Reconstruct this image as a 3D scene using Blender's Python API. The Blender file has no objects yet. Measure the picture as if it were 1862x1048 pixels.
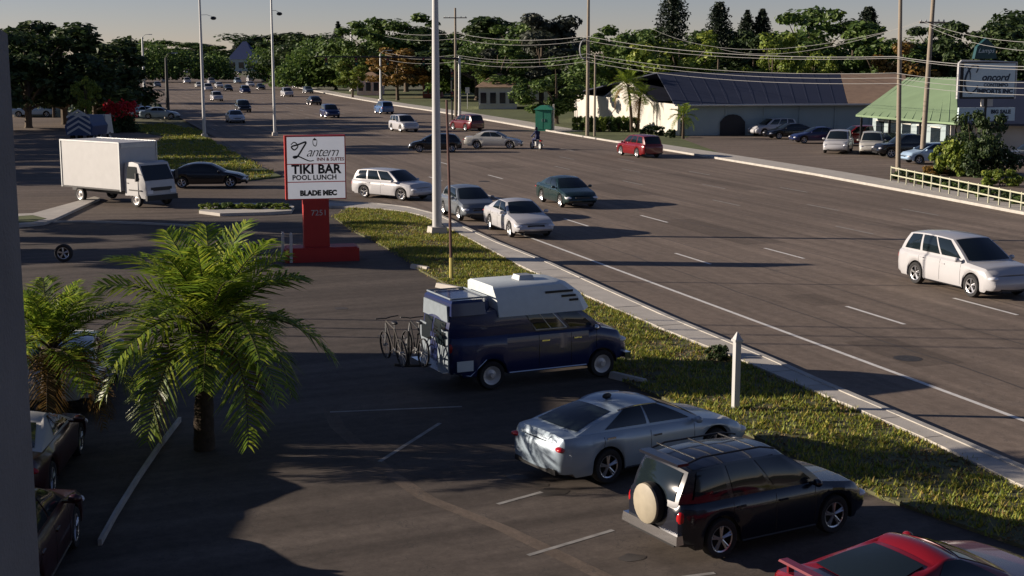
import bpy, bmesh, math, random
from mathutils import noise as mnoise
from mathutils import Vector, Matrix
from mathutils.geometry import tessellate_polygon
random.seed(7)
R = math.radians
scn = bpy.context.scene
COL = scn.collection

# ------------------------------------------------------------------ camera
CAM_H = 7.5
F_PX, CX, CY, HOR = 2500.0, 931.0, 524.0, 105.0
PITCH = math.atan((CY - HOR) / F_PX)
cam_data = bpy.data.cameras.new('camera')
cam_data.sensor_width = 36.0
cam_data.lens = 36.0 * F_PX / 1862.0
cam_data.clip_start = 0.1
cam_data.clip_end = 6000.0
cam = bpy.data.objects.new('camera', cam_data)
cam.location = (0, 0, CAM_H)
cam.rotation_euler = (R(90) - PITCH, 0, 0)
COL.objects.link(cam)
scn.camera = cam

# ------------------------------------------------------------------ sky and sun
SUN_EL = R(15.0)
SUN_AZ = R(-85.0)                      # clockwise from +Y: the sun stands to the left, a little beyond
world = bpy.data.worlds.new('World')
scn.world = world
world.use_nodes = True
wn = world.node_tree
wn.nodes.clear()
w_out = wn.nodes.new('ShaderNodeOutputWorld')
w_bg = wn.nodes.new('ShaderNodeBackground')
w_sky = wn.nodes.new('ShaderNodeTexSky')
w_sky.sky_type = 'NISHITA'
w_sky.sun_disc = False
w_sky.sun_elevation = SUN_EL
w_sky.sun_rotation = SUN_AZ
w_sky.air_density = 0.72
w_sky.dust_density = 0.0
w_sky.ozone_density = 2.0
w_bg.inputs['Strength'].default_value = 0.05
w_tint = wn.nodes.new('ShaderNodeMix'); w_tint.data_type = 'RGBA'; w_tint.blend_type = 'MULTIPLY'
w_tint.inputs['Factor'].default_value = 1.0
w_tint.inputs['B'].default_value = (1.10, 0.90, 0.98, 1.0)        # the camera's white balance of the whole sky
wn.links.new(w_sky.outputs['Color'], w_tint.inputs['A'])
wn.links.new(w_tint.outputs['Result'], w_bg.inputs['Color'])
wn.links.new(w_bg.outputs['Background'], w_out.inputs['Surface'])
sun_data = bpy.data.lights.new('sun', 'SUN')
sun_data.energy = 5.0
sun_data.angle = R(0.5)
sun_data.color = (1.0, 0.86, 0.72)
sun = bpy.data.objects.new('sun', sun_data)
sd = Vector((math.sin(SUN_AZ) * math.cos(SUN_EL), math.cos(SUN_AZ) * math.cos(SUN_EL), math.sin(SUN_EL)))
sun.rotation_euler = sd.to_track_quat('Z', 'Y').to_euler()
sun.location = sd * 100
COL.objects.link(sun)
scn.view_settings.view_transform = 'Standard'
scn.view_settings.look = 'None'
scn.view_settings.exposure = 0.6
scn.view_settings.gamma = 1.0
scn.view_settings.use_curve_mapping = False

# ------------------------------------------------------------------ pixel -> ground
_c, _s = math.cos(PITCH), math.sin(PITCH)
def ray(px, py):
    x, y = (px - CX) / F_PX, (py - CY) / F_PX
    return Vector((x, _c - y * _s, -_s - y * _c))
def G(px, py, z=0.0):
    """the point of the horizontal plane at height z that the pixel looks at"""
    d = ray(px, py)
    t = (z - CAM_H) / d.z
    return Vector((d.x * t, d.y * t, z))
def ZY(py, Y):
    """height at distance Y that shows at row py"""
    d = ray(CX, py)
    return CAM_H + d.z / d.y * Y
def AT(px, py, Y):
    d = ray(px, py)
    return Vector((d.x / d.y * Y, Y, CAM_H + d.z / d.y * Y))

# ------------------------------------------------------------------ materials
def new_mat(name):
    m = bpy.data.materials.new(name)
    m.use_nodes = True
    return m, m.node_tree, m.node_tree.nodes['Principled BSDF']
def srgb(c):
    return tuple(c) + (1.0,)
def mat(name, col, rough=0.6, metal=0.0, var=0.12, scale=6.0, bump=0.0, bscale=40.0, coat=0.0, spec=0.5, emit=0.0, stretch=None):
    m, nt, b = new_mat(name)
    b.inputs['Roughness'].default_value = rough
    b.inputs['Metallic'].default_value = metal
    b.inputs['Specular IOR Level'].default_value = spec
    b.inputs['Coat Weight'].default_value = coat
    b.inputs['Coat Roughness'].default_value = 0.05
    tc = nt.nodes.new('ShaderNodeTexCoord')
    src = tc.outputs['Object']
    if stretch:
        mp = nt.nodes.new('ShaderNodeMapping'); mp.inputs['Scale'].default_value = stretch
        nt.links.new(src, mp.inputs['Vector']); src = mp.outputs['Vector']
    if var > 0:
        n = nt.nodes.new('ShaderNodeTexNoise'); n.inputs['Scale'].default_value = scale; n.inputs['Detail'].default_value = 5
        nt.links.new(src, n.inputs['Vector'])
        mx = nt.nodes.new('ShaderNodeMix'); mx.data_type = 'RGBA'
        mx.inputs['A'].default_value = srgb([max(0, c * (1 - var * 1.6)) for c in col])
        mx.inputs['B'].default_value = srgb([min(1, c * (1 + var * 1.6)) for c in col])
        nt.links.new(n.outputs['Fac'], mx.inputs['Factor'])
        nt.links.new(mx.outputs['Result'], b.inputs['Base Color'])
        if emit:
            nt.links.new(mx.outputs['Result'], b.inputs['Emission Color'])
            b.inputs['Emission Strength'].default_value = emit
    else:
        b.inputs['Base Color'].default_value = srgb(col)
        if emit:
            b.inputs['Emission Color'].default_value = srgb(col); b.inputs['Emission Strength'].default_value = emit
    if bump > 0:
        n2 = nt.nodes.new('ShaderNodeTexNoise'); n2.inputs['Scale'].default_value = bscale; n2.inputs['Detail'].default_value = 4
        nt.links.new(src, n2.inputs['Vector'])
        bp = nt.nodes.new('ShaderNodeBump'); bp.inputs['Strength'].default_value = bump; bp.inputs['Distance'].default_value = 0.02
        nt.links.new(n2.outputs['Fac'], bp.inputs['Height']); nt.links.new(bp.outputs['Normal'], b.inputs['Normal'])
    return m
def asphalt(name, dark, light, angle, tint=(1.04, 0.82, 0.65), stain=0.5, rough=0.85):
    """worn asphalt: aggregate, wheel-path streaks along the road, patches and stains"""
    m, nt, b = new_mat(name)
    N, L = nt.nodes, nt.links
    b.inputs['Roughness'].default_value = rough
    b.inputs['Specular IOR Level'].default_value = 0.25
    tc = N.new('ShaderNodeTexCoord')
    mp = N.new('ShaderNodeMapping'); mp.inputs['Rotation'].default_value = (0, 0, -angle)
    L.new(tc.outputs['Object'], mp.inputs['Vector'])
    st = N.new('ShaderNodeMapping'); st.inputs['Scale'].default_value = (0.012, 0.55, 1)
    L.new(mp.outputs['Vector'], st.inputs['Vector'])
    def noise(vec, scale, det=6, rgh=0.6):
        n = N.new('ShaderNodeTexNoise'); n.inputs['Scale'].default_value = scale; n.inputs['Detail'].default_value = det; n.inputs['Roughness'].default_value = rgh
        L.new(vec, n.inputs['Vector']); return n.outputs['Fac']
    def mix(f, a, c, mode='MIX', fac=None):
        x = N.new('ShaderNodeMix'); x.data_type = 'RGBA'; x.blend_type = mode
        if f is None: x.inputs['Factor'].default_value = fac
        else: L.new(f, x.inputs['Factor'])
        for k, v in (('A', a), ('B', c)):
            if isinstance(v, tuple): x.inputs[k].default_value = v
            else: L.new(v, x.inputs[k])
        return x.outputs['Result']
    def ramp(f, a, c):
        r = N.new('ShaderNodeMapRange'); r.inputs['From Min'].default_value = a; r.inputs['From Max'].default_value = c
        L.new(f, r.inputs['Value']); return r.outputs['Result']
    cd = srgb([dark * t for t in tint]); cl = srgb([light * t for t in tint])
    base = mix(ramp(noise(st.outputs['Vector'], 2.2), 0.35, 0.68), cd, cl)
    big = ramp(noise(mp.outputs['Vector'], 0.09, 4), 0.38, 0.66)
    base = mix(big, base, mix(None, base, srgb([dark * 0.9 * t for t in tint]), fac=0.6))
    spots = ramp(noise(mp.outputs['Vector'], 0.55, 7, 0.7), 0.60, 0.74)
    base = mix(mix(None, spots, (stain, stain, stain, 1), 'MULTIPLY', 1.0), base, srgb([dark * 0.55] * 3))
    lot = ramp(noise(mp.outputs['Vector'], 3.0, 6, 0.75), 0.35, 0.7)
    base = mix(None, base, mix(lot, (0.72, 0.72, 0.72, 1), (1.18, 1.18, 1.18, 1)), 'MULTIPLY', 0.8)
    agg = noise(mp.outputs['Vector'], 22, 3)
    base = mix(None, base, mix(agg, (0.55, 0.55, 0.55, 1), (1.5, 1.5, 1.5, 1)), 'MULTIPLY', 0.55)
    # fine cracks
    vo = N.new('ShaderNodeTexVoronoi'); vo.feature = 'DISTANCE_TO_EDGE'; vo.inputs['Scale'].default_value = 0.22
    wv = N.new('ShaderNodeMix'); wv.data_type = 'VECTOR'; wv.inputs['Factor'].default_value = 0.12
    nz = N.new('ShaderNodeTexNoise'); nz.inputs['Scale'].default_value = 0.9; nz.inputs['Detail'].default_value = 5
    L.new(mp.outputs['Vector'], nz.inputs['Vector']); sc = N.new('ShaderNodeVectorMath'); sc.operation = 'SCALE'; sc.inputs['Scale'].default_value = 9
    L.new(nz.outputs['Color'], sc.inputs[0]); ad = N.new('ShaderNodeVectorMath'); L.new(mp.outputs['Vector'], ad.inputs[0]); L.new(sc.outputs['Vector'], ad.inputs[1])
    L.new(ad.outputs['Vector'], vo.inputs['Vector'])
    cr = ramp(vo.outputs['Distance'], 0.001, 0.007)
    base = mix(cr, mix(None, base, srgb([dark * 0.5] * 3), fac=0.55), base)
    L.new(base, b.inputs['Base Color'])
    bp = N.new('ShaderNodeBump'); bp.inputs['Strength'].default_value = 0.25; bp.inputs['Distance'].default_value = 0.01
    L.new(noise(mp.outputs['Vector'], 60, 3), bp.inputs['Height']); L.new(bp.outputs['Normal'], b.inputs['Normal'])
    return m
def leaf_mat(name, cols, rough=0.55, trans=0.25):
    """foliage: each leaf face takes its own tone"""
    m, nt, b = new_mat(name)
    N, L = nt.nodes, nt.links
    g = N.new('ShaderNodeNewGeometry')
    r = N.new('ShaderNodeValToRGB')
    els = r.color_ramp.elements
    while len(els) < len(cols): els.new(0.5)
    for i, c in enumerate(cols):
        els[i].position = i / max(1, len(cols) - 1); els[i].color = srgb(c)
    L.new(g.outputs['Random Per Island'], r.inputs['Fac'])
    L.new(r.outputs['Color'], b.inputs['Base Color'])
    b.inputs['Roughness'].default_value = rough
    b.inputs['Specular IOR Level'].default_value = 0.3
    tr = N.new('ShaderNodeBsdfTranslucent'); L.new(r.outputs['Color'], tr.inputs['Color'])
    ms = N.new('ShaderNodeMixShader'); ms.inputs['Fac'].default_value = trans
    L.new(b.outputs['BSDF'], ms.inputs[1]); L.new(tr.outputs['BSDF'], ms.inputs[2])
    L.new(ms.outputs['Shader'], N['Material Output'].inputs['Surface'])
    return m
M = {}
ROAD_ANG = math.atan2(0.949, -0.316)
M['road'] = asphalt('road_asphalt', 0.145, 0.275, ROAD_ANG)
M['patch'] = asphalt('repair_patch_asphalt', 0.115, 0.20, ROAD_ANG)
M['tar'] = mat('tar_seal', (0.05, 0.045, 0.04), 0.6, var=0.3, scale=3)
M['oil'] = mat('oil_stain', (0.06, 0.052, 0.045), 0.6, var=0.4, scale=2)
M['iron'] = mat('cast_iron', (0.06, 0.055, 0.05), 0.6, metal=0.4, var=0.2, bump=0.5)
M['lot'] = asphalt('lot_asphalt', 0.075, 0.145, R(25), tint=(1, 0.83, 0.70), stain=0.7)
M['farlot'] = asphalt('far_lot_asphalt', 0.14, 0.26, R(12), stain=0.9)
M['street'] = asphalt('street_asphalt', 0.10, 0.19, R(10))
M['concrete'] = mat('concrete', (0.46, 0.43, 0.38), 0.85, var=0.16, scale=1.6, bump=0.2)
M['kerb'] = mat('kerb_concrete', (0.42, 0.40, 0.36), 0.85, var=0.22, scale=2.5, bump=0.3)
M['paint_white'] = mat('road_paint', (0.72, 0.70, 0.66), 0.7, var=0.25, scale=5)
M['paint_worn'] = mat('worn_paint', (0.28, 0.27, 0.25), 0.8, var=0.4, scale=4)
M['white'] = mat('white_paint', (0.48, 0.48, 0.47), 0.45, var=0.06, scale=3)
M['offwhite'] = mat('offwhite_wall', (0.55, 0.52, 0.46), 0.8, var=0.14, scale=0.8, bump=0.15)
M['soil'] = mat('soil', (0.10, 0.10, 0.045), 0.95, var=0.4, scale=0.5)
M['lawn'] = mat('lawn', (0.085, 0.105, 0.028), 0.95, var=0.45, scale=0.7, bump=0.6, bscale=12)
M['black'] = mat('black_plastic', (0.012, 0.012, 0.013), 0.5, var=0.1)
M['tyre'] = mat('tyre_rubber', (0.016, 0.016, 0.017), 0.8, var=0.2, scale=20)
M['rim'] = mat('alloy', (0.55, 0.55, 0.56), 0.28, metal=0.85, var=0.05)
M['rim_white'] = mat('pale_steel_rim', (0.6, 0.58, 0.55), 0.4, metal=0.3, var=0.05)
M['glass'] = mat('car_glass', (0.010, 0.016, 0.02), 0.06, var=0.0, spec=0.6)
M['lamp'] = mat('headlight_lens', (0.75, 0.77, 0.8), 0.12, var=0.03, spec=0.8)
M['tail'] = mat('tail_light_lens', (0.42, 0.008, 0.012), 0.15, var=0.05, spec=0.8)
M['chrome'] = mat('chrome', (0.75, 0.75, 0.76), 0.14, metal=1.0, var=0.0)
M['plate'] = mat('number_plate', (0.62, 0.62, 0.6), 0.5, var=0.05)
M['steel'] = mat('galvanised_steel', (0.42, 0.43, 0.43), 0.45, metal=0.55, var=0.12, scale=4)
M['wood_pole'] = mat('weathered_wood_pole', (0.26, 0.22, 0.17), 0.9, var=0.25, scale=3, bump=0.4, stretch=(8, 8, 0.5))
M['bark'] = mat('bark', (0.11, 0.085, 0.06), 0.95, var=0.35, scale=4, bump=0.7, bscale=14)
M['palm_bark'] = mat('palm_bark', (0.07, 0.05, 0.032), 0.95, var=0.4, scale=7, bump=0.9, bscale=18)
M['red_paint'] = mat('red_sign_paint', (0.40, 0.022, 0.018), 0.5, var=0.14, scale=2)
M['sign_white'] = mat('sign_acrylic', (0.74, 0.72, 0.73), 0.35, var=0.05, scale=1, emit=0.22)  # slight glow added to lift the sign faces out of shade
M['ink'] = mat('black_lettering', (0.012, 0.012, 0.014), 0.5, var=0.0)
M['ink_red'] = mat('red_lettering', (0.30, 0.01, 0.03), 0.5, var=0.0)
M['leaf_dark'] = leaf_mat('dark_leaves', [(0.017, 0.035, 0.014), (0.032, 0.058, 0.019), (0.049, 0.081, 0.023), (0.072, 0.102, 0.032)])
M['leaf_mid'] = leaf_mat('mid_green_leaves', [(0.037, 0.071, 0.02), (0.067, 0.118, 0.027), (0.101, 0.16, 0.034), (0.143, 0.202, 0.047)])
M['leaf_lime'] = leaf_mat('yellow_green_leaves', [(0.077, 0.117, 0.022), (0.14, 0.204, 0.031), (0.219, 0.281, 0.039), (0.296, 0.329, 0.055)])
M['leaf_orange'] = leaf_mat('orange_brown_leaves', [(0.104, 0.065, 0.019), (0.195, 0.111, 0.026), (0.286, 0.156, 0.033), (0.156, 0.143, 0.039)])
M['leaf_grey'] = leaf_mat('grey_green_leaves', [(0.03, 0.04, 0.028), (0.05, 0.062, 0.042), (0.075, 0.085, 0.06), (0.05, 0.055, 0.04)])
M['leaf_pine'] = leaf_mat('pine_needles', [(0.010, 0.020, 0.012), (0.018, 0.030, 0.016), (0.028, 0.042, 0.022)], trans=0.1)
M['leaf_flower'] = leaf_mat('red_blossom', [(0.30, 0.006, 0.012), (0.5, 0.012, 0.02), (0.42, 0.01, 0.03)])
M['palm_leaf'] = leaf_mat('palm_leaflets', [(0.095, 0.162, 0.021), (0.157, 0.248, 0.029), (0.253, 0.341, 0.034), (0.4, 0.436, 0.052)], rough=0.4, trans=0.42)
M['palm_dry'] = leaf_mat('dry_palm_leaflets', [(0.16, 0.09, 0.03), (0.24, 0.14, 0.04), (0.12, 0.09, 0.03)], rough=0.7, trans=0.3)
M['grass'] = leaf_mat('verge_grass', [(0.109, 0.15, 0.026), (0.172, 0.226, 0.033), (0.265, 0.308, 0.039), (0.421, 0.376, 0.065), (0.312, 0.205, 0.078)], trans=0.3)

# ------------------------------------------------------------------ mesh building
class MB:
    def __init__(s): s.v = []; s.f = []; s.m = []; s.mi = 0
    def add(s, vs, fs, mi=None):
        o = len(s.v); s.v += [tuple(v) for v in vs]
        for f in fs: s.f.append(tuple(i + o for i in f)); s.m.append(s.mi if mi is None else mi)
        return s
    def box(s, c, d, rz=0.0, mi=None, top=(1, 1), mtx=None):
        x, y, z = d[0] / 2, d[1] / 2, d[2] / 2
        vs = []
        for sz in (-1, 1):
            k = top if sz > 0 else (1, 1)
            for sx, sy in ((-1, -1), (1, -1), (1, 1), (-1, 1)):
                vs.append(Vector((sx * x * k[0], sy * y * k[1], sz * z)))
        mm = Matrix.Translation(Vector(c)) @ (mtx if mtx is not None else Matrix.Rotation(rz, 4, 'Z'))
        return s.add([mm @ v for v in vs], [(0, 3, 2, 1), (4, 5, 6, 7), (0, 1, 5, 4), (1, 2, 6, 5), (2, 3, 7, 6), (3, 0, 4, 7)], mi)
    def tube(s, pts, r, n=8, mi=None, cap=True):
        pts = [Vector(p) for p in pts]
        rs = r if isinstance(r, (list, tuple)) else [r] * len(pts)
        vs, fs = [], []
        up = None
        for i, p in enumerate(pts):
            t = (pts[min(i + 1, len(pts) - 1)] - pts[max(i - 1, 0)])
            t = t.normalized() if t.length > 1e-9 else Vector((0, 0, 1))
            if up is None: up = Vector((0, 0, 1)) if abs(t.z) < 0.9 else Vector((1, 0, 0))
            a = t.cross(up).normalized(); up = a.cross(t).normalized()
            for k in range(n):
                an = 2 * math.pi * k / n
                vs.append(p + (a * math.cos(an) + up * math.sin(an)) * rs[i])
        for i in range(len(pts) - 1):
            for k in range(n):
                fs.append((i * n + k, i * n + (k + 1) % n, (i + 1) * n + (k + 1) % n, (i + 1) * n + k))
        if cap:
            fs.append(tuple(range(n - 1, -1, -1))); fs.append(tuple((len(pts) - 1) * n + k for k in range(n)))
        return s.add(vs, fs, mi)
    def lathe(s, prof, n=20, axis='Z', c=(0, 0, 0), mi=None):
        """prof: (radius, height) along the axis"""
        vs, fs = [], []
        for r_, h in prof:
            for k in range(n):
                a = 2 * math.pi * k / n
                p = (r_ * math.cos(a), r_ * math.sin(a), h)
                if axis == 'Y': p = (p[0], p[2], p[1])
                if axis == 'X': p = (p[2], p[0], p[1])
                vs.append(Vector(p) + Vector(c))
        for i in range(len(prof) - 1):
            for k in range(n):
                fs.append((i * n + k, i * n + (k + 1) % n, (i + 1) * n + (k + 1) % n, (i + 1) * n + k))
        return s.add(vs, fs, mi)
    def grid(s, rows, mi=None, flip=False):
        n = len(rows[0]); vs = [p for r_ in rows for p in r_]; fs = []
        for i in range(len(rows) - 1):
            for k in range(n - 1):
                q = (i * n + k, i * n + k + 1, (i + 1) * n + k + 1, (i + 1) * n + k)
                fs.append(q[::-1] if flip else q)
        return s.add(vs, fs, mi)
    def ellipsoid(s, c, d, nu=12, nv=8, mtx=None, mi=None):
        vs, fs = [], []
        for i in range(nv + 1):
            th = math.pi * i / nv
            for k in range(nu):
                ph = 2 * math.pi * k / nu
                p = Vector((d[0] * math.sin(th) * math.cos(ph), d[1] * math.sin(th) * math.sin(ph), d[2] * math.cos(th)))
                if mtx is not None: p = mtx @ p
                vs.append(p + Vector(c))
        for i in range(nv):
            for k in range(nu):
                fs.append((i * nu + k, (i + 1) * nu + k, (i + 1) * nu + (k + 1) % nu, i * nu + (k + 1) % nu))
        return s.add(vs, fs, mi)
    def poly(s, pts, z0, z1=None, mi=None):
        """flat polygon at z0, or a slab from z0 up to z1"""
        pts = [Vector((p[0], p[1], 0)) for p in pts]
        ar = sum(pts[i].x * pts[(i + 1) % len(pts)].y - pts[(i + 1) % len(pts)].x * pts[i].y for i in range(len(pts)))
        if ar < 0: pts = pts[::-1]
        n = len(pts); tr = tessellate_polygon([pts])
        zt = z0 if z1 is None else z1
        fix = []
        for t in tr:
            a, b_, c_ = (pts[i] for i in t)
            fix.append(t if (b_ - a).cross(c_ - a).z > 0 else t[::-1])
        s.add([(p.x, p.y, zt) for p in pts], fix, mi)
        if z1 is not None:
            s.add([(p.x, p.y, z0) for p in pts] + [(p.x, p.y, z1) for p in pts],
                  [(i, (i + 1) % n, n + (i + 1) % n, n + i) for i in range(n)], mi)
        return s
    def mesh(s, name, mats, smooth=None):
        me = bpy.data.meshes.new(name)
        me.from_pydata(s.v, [], s.f)
        for mm in mats: me.materials.append(M[mm] if isinstance(mm, str) else mm)
        me.polygons.foreach_set('material_index', s.m)
        me.validate(); 
        if smooth is not None:
            me.polygons.foreach_set('use_smooth', [True] * len(me.polygons))
            me.set_sharp_from_angle(angle=R(smooth))
        me.update()
        return me
    def build(s, name, mats, parent=None, smooth=None):
        if isinstance(mats, (str, bpy.types.Material)): mats = [mats]
        return link(name, s.mesh(name, mats, smooth), parent)
def link(name, data, parent=None, loc=None):
    o = bpy.data.objects.new(name, data); COL.objects.link(o)
    if parent is not None: o.parent = parent
    if loc is not None: o.location = loc
    return o
def tag(o, label, cat, group=None, kind=None):
    o['label'] = label; o['category'] = cat
    if group: o['group'] = group
    if kind: o['kind'] = kind
    return o
def struct(o, label=None):
    o['kind'] = 'structure'
    if label: o['label'] = label
    return o
def thing(name, label, cat, loc=(0, 0, 0), rz=0.0, group=None):
    o = link(name, None); o.location = loc; o.rotation_euler = (0, 0, rz); o.empty_display_size = 0.3
    return tag(o, label, cat, group)
def lerp(a, b, t): return a + (b - a) * t
def pw(xs, x):
    """piecewise linear through (x, y) points sorted by x"""
    if x <= xs[0][0]: return xs[0][1]
    for (a, ya), (b, yb) in zip(xs, xs[1:]):
        if x <= b: return lerp(ya, yb, (x - a) / (b - a) if b > a else 0)
    return xs[-1][1]
def text_mesh(body, size, shear=0.0, bold=0.0, align='CENTER', space=1.0, ext=0.004):
    cu = bpy.data.curves.new('lettering', 'FONT')
    cu.body = body; cu.size = size; cu.shear = shear; cu.offset = bold; cu.align_x = align; cu.align_y = 'CENTER'; cu.space_character = space
    cu.extrude = ext; cu.resolution_u = 3
    o = bpy.data.objects.new('lettering', cu); COL.objects.link(o)
    dg = bpy.context.evaluated_depsgraph_get(); dg.update()
    me = bpy.data.meshes.new_from_object(o.evaluated_get(dg))
    me.materials.clear()
    bpy.data.objects.remove(o); bpy.data.curves.remove(cu)
    return me
def lettering(name, body, size, mt, parent, loc, rot, **kw):
    me = text_mesh(body, size, **kw); me.materials.append(M[mt])
    o = link(name, me, parent); o.location = loc; o.rotation_euler = rot
    return o

# ================================================================== THE SETTING
def xy(p): return (p.x, p.y)
def P(*pix): return [xy(G(*p)) for p in pix]
def ext(a, b, d):
    """point d metres beyond b on the line a->b"""
    v = Vector((b[0] - a[0], b[1] - a[1])).normalized() * d
    return (b[0] + v.x, b[1] + v.y)
struct(MB().poly([(-900, -60), (900, -60), (900, 1600), (-900, 1600)], -0.16).build('ground', 'soil'))

# near kerb of the main road (road edge of the pavement), from beside the camera to the side-street corner
kerb_px = [(1862, 858), (1640, 762), (1500, 702), (1400, 657), (1220, 582), (1100, 528), (1000, 482), (905, 444), (850, 418), (800, 394), (745, 380), (690, 374), (640, 371), (590, 370)]
walk_px = [(1862, 895), (1700, 813), (1500, 726), (1320, 650), (1200, 602), (1080, 549), (950, 490), (880, 452), (815, 418), (770, 396), (730, 387), (690, 383), (640, 380), (598, 378)]
KERB = P(*kerb_px); KERB = [ext(KERB[1], KERB[0], 16)] + KERB
WALK = P(*walk_px); WALK = [ext(WALK[2], WALK[0], 16)] + WALK
far_px = [(1862, 391), (1700, 360), (1480, 319), (1300, 289), (1110, 258), (1000, 240), (900, 222), (800, 205), (700, 190), (620, 176), (560, 164), (500, 151), (450, 141), (420, 134)]
FAR = P(*far_px); FAR = [ext(FAR[2], FAR[0], 45)] + FAR + [ext(FAR[-4], FAR[-1], 700)]
left_px = [(520, 320), (470, 296), (430, 272), (380, 244), (330, 216), (295, 194), (262, 170), (240, 156), (225, 146)]
LEFT = P(*left_px); LEFT = LEFT + [ext(LEFT[-4], LEFT[-1], 700)]
struct(MB().poly(KERB[:11] + LEFT + FAR[::-1], -0.004).build('main_road', 'road'))
# side street and everything paved to the left of the junction
struct(MB().poly([KERB[8], KERB[10], KERB[11], KERB[14]] + P((480, 392), (360, 395), (190, 404), (-150, 408), (-400, 300), (-300, 262), (280, 262), (300, 300), (430, 330), (520, 322), (640, 330)), -0.016).build('side_street', 'street'))
struct(MB().poly(P((-300, 268), (-300, 205), (120, 205), (200, 225), (300, 246), (370, 242), (520, 300), (520, 330), (280, 330), (280, 268)), -0.03).build('side_street_apron', 'farlot'))
# the motel's parking lot in front of the camera
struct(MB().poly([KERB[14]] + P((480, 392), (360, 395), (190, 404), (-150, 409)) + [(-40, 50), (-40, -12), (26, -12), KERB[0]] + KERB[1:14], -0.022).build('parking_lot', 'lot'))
# far-side strips: pavement, lawn, car park
off = lambda pts, dx, dy: [(p[0] + dx, p[1] + dy) for p in pts]
struct(MB().poly(FAR[3:12] + off(FAR[3:12][::-1], 60, 25), -0.05).build('far_lawn', 'lawn'))
struct(MB().poly(off(FAR[0:5], 1.6, 1.2) + P((1240, 252), (1260, 246), (1640, 232), (2300, 240)) , -0.03).build('far_car_park', 'farlot'))

# ---- raised pieces
def kerb_strip(name, pts, w, h, m='kerb', side=1):
    mb = MB()
    for a, b in zip(pts, pts[1:]):
        d = Vector((b[0] - a[0], b[1] - a[1])); L = d.length
        if L < 0.01: continue
        n = Vector((-d.y, d.x)).normalized() * w * side
        e = d.normalized() * 0.006
        mb.poly([(a[0] + e.x, a[1] + e.y), (b[0] - e.x, b[1] - e.y), (b[0] - e.x + n.x, b[1] - e.y + n.y), (a[0] + e.x + n.x, a[1] + e.y + n.y)], -0.05, h)
    return struct(mb.build(name, m))
def resample(pts, step):
    out = [Vector(pts[0])]; acc = 0.0
    for a, b in zip(pts, pts[1:]):
        a, b = Vector(a), Vector(b); L = (b - a).length; t = step - acc
        while t < L:
            out.append(a.lerp(b, t / L)); t += step
        acc = L - (t - step)
    return out
def nearest(p, poly):
    best = None
    for a, b in zip(poly, poly[1:]):
        a, b = Vector(a), Vector(b); d = b - a
        t = max(0, min(1, (p - a).dot(d) / d.length_squared)); q = a + d * t
        if best is None or (q - p).length < (best - p).length: best = q
    return best
# near pavement: every slab its own piece, sunk joints between
pav = struct(MB().poly(KERB[:14] + WALK[::-1][:14] if False else KERB + WALK[::-1], -0.05, 0.085).build('pavement', 'kerb'))
ks = resample(KERB, 1.52)
for a, b in zip(ks, ks[1:]):
    wa, wb = nearest(a, WALK), nearest(b, WALK)
    if (wa - wb).length < 0.3: continue
    ax, bx = a.lerp(b, 0.008), a.lerp(b, 0.992); wx, wy = wa.lerp(wb, 0.008), wa.lerp(wb, 0.992)
    ax, bx = ax.lerp(wx, 0.10), bx.lerp(wy, 0.10)
    z = 0.105 + random.uniform(-0.006, 0.006)
    MB().poly([ax, bx, wy, wx], 0.05, z).build('slab', 'concrete', pav)
kerb_strip('near_kerb', KERB, 0.16, 0.125, side=1)
kerb_strip('far_kerb', FAR[:13], 0.18, 0.14, side=-1)
# far pavement
FW = [FAR[0]] + FAR[1:6]
struct(MB().poly(off(FW, 0.2, 0.05) + off(FW[::-1], 2.4, 1.0), -0.04, 0.10).build('far_pavement', 'concrete'))
FW2 = FAR[6:13]
struct(MB().poly(off(FW2, 0.6, 0.2) + off(FW2[::-1], 3.4, 1.2), -0.04, 0.08).build('far_pavement', 'concrete'))

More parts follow.
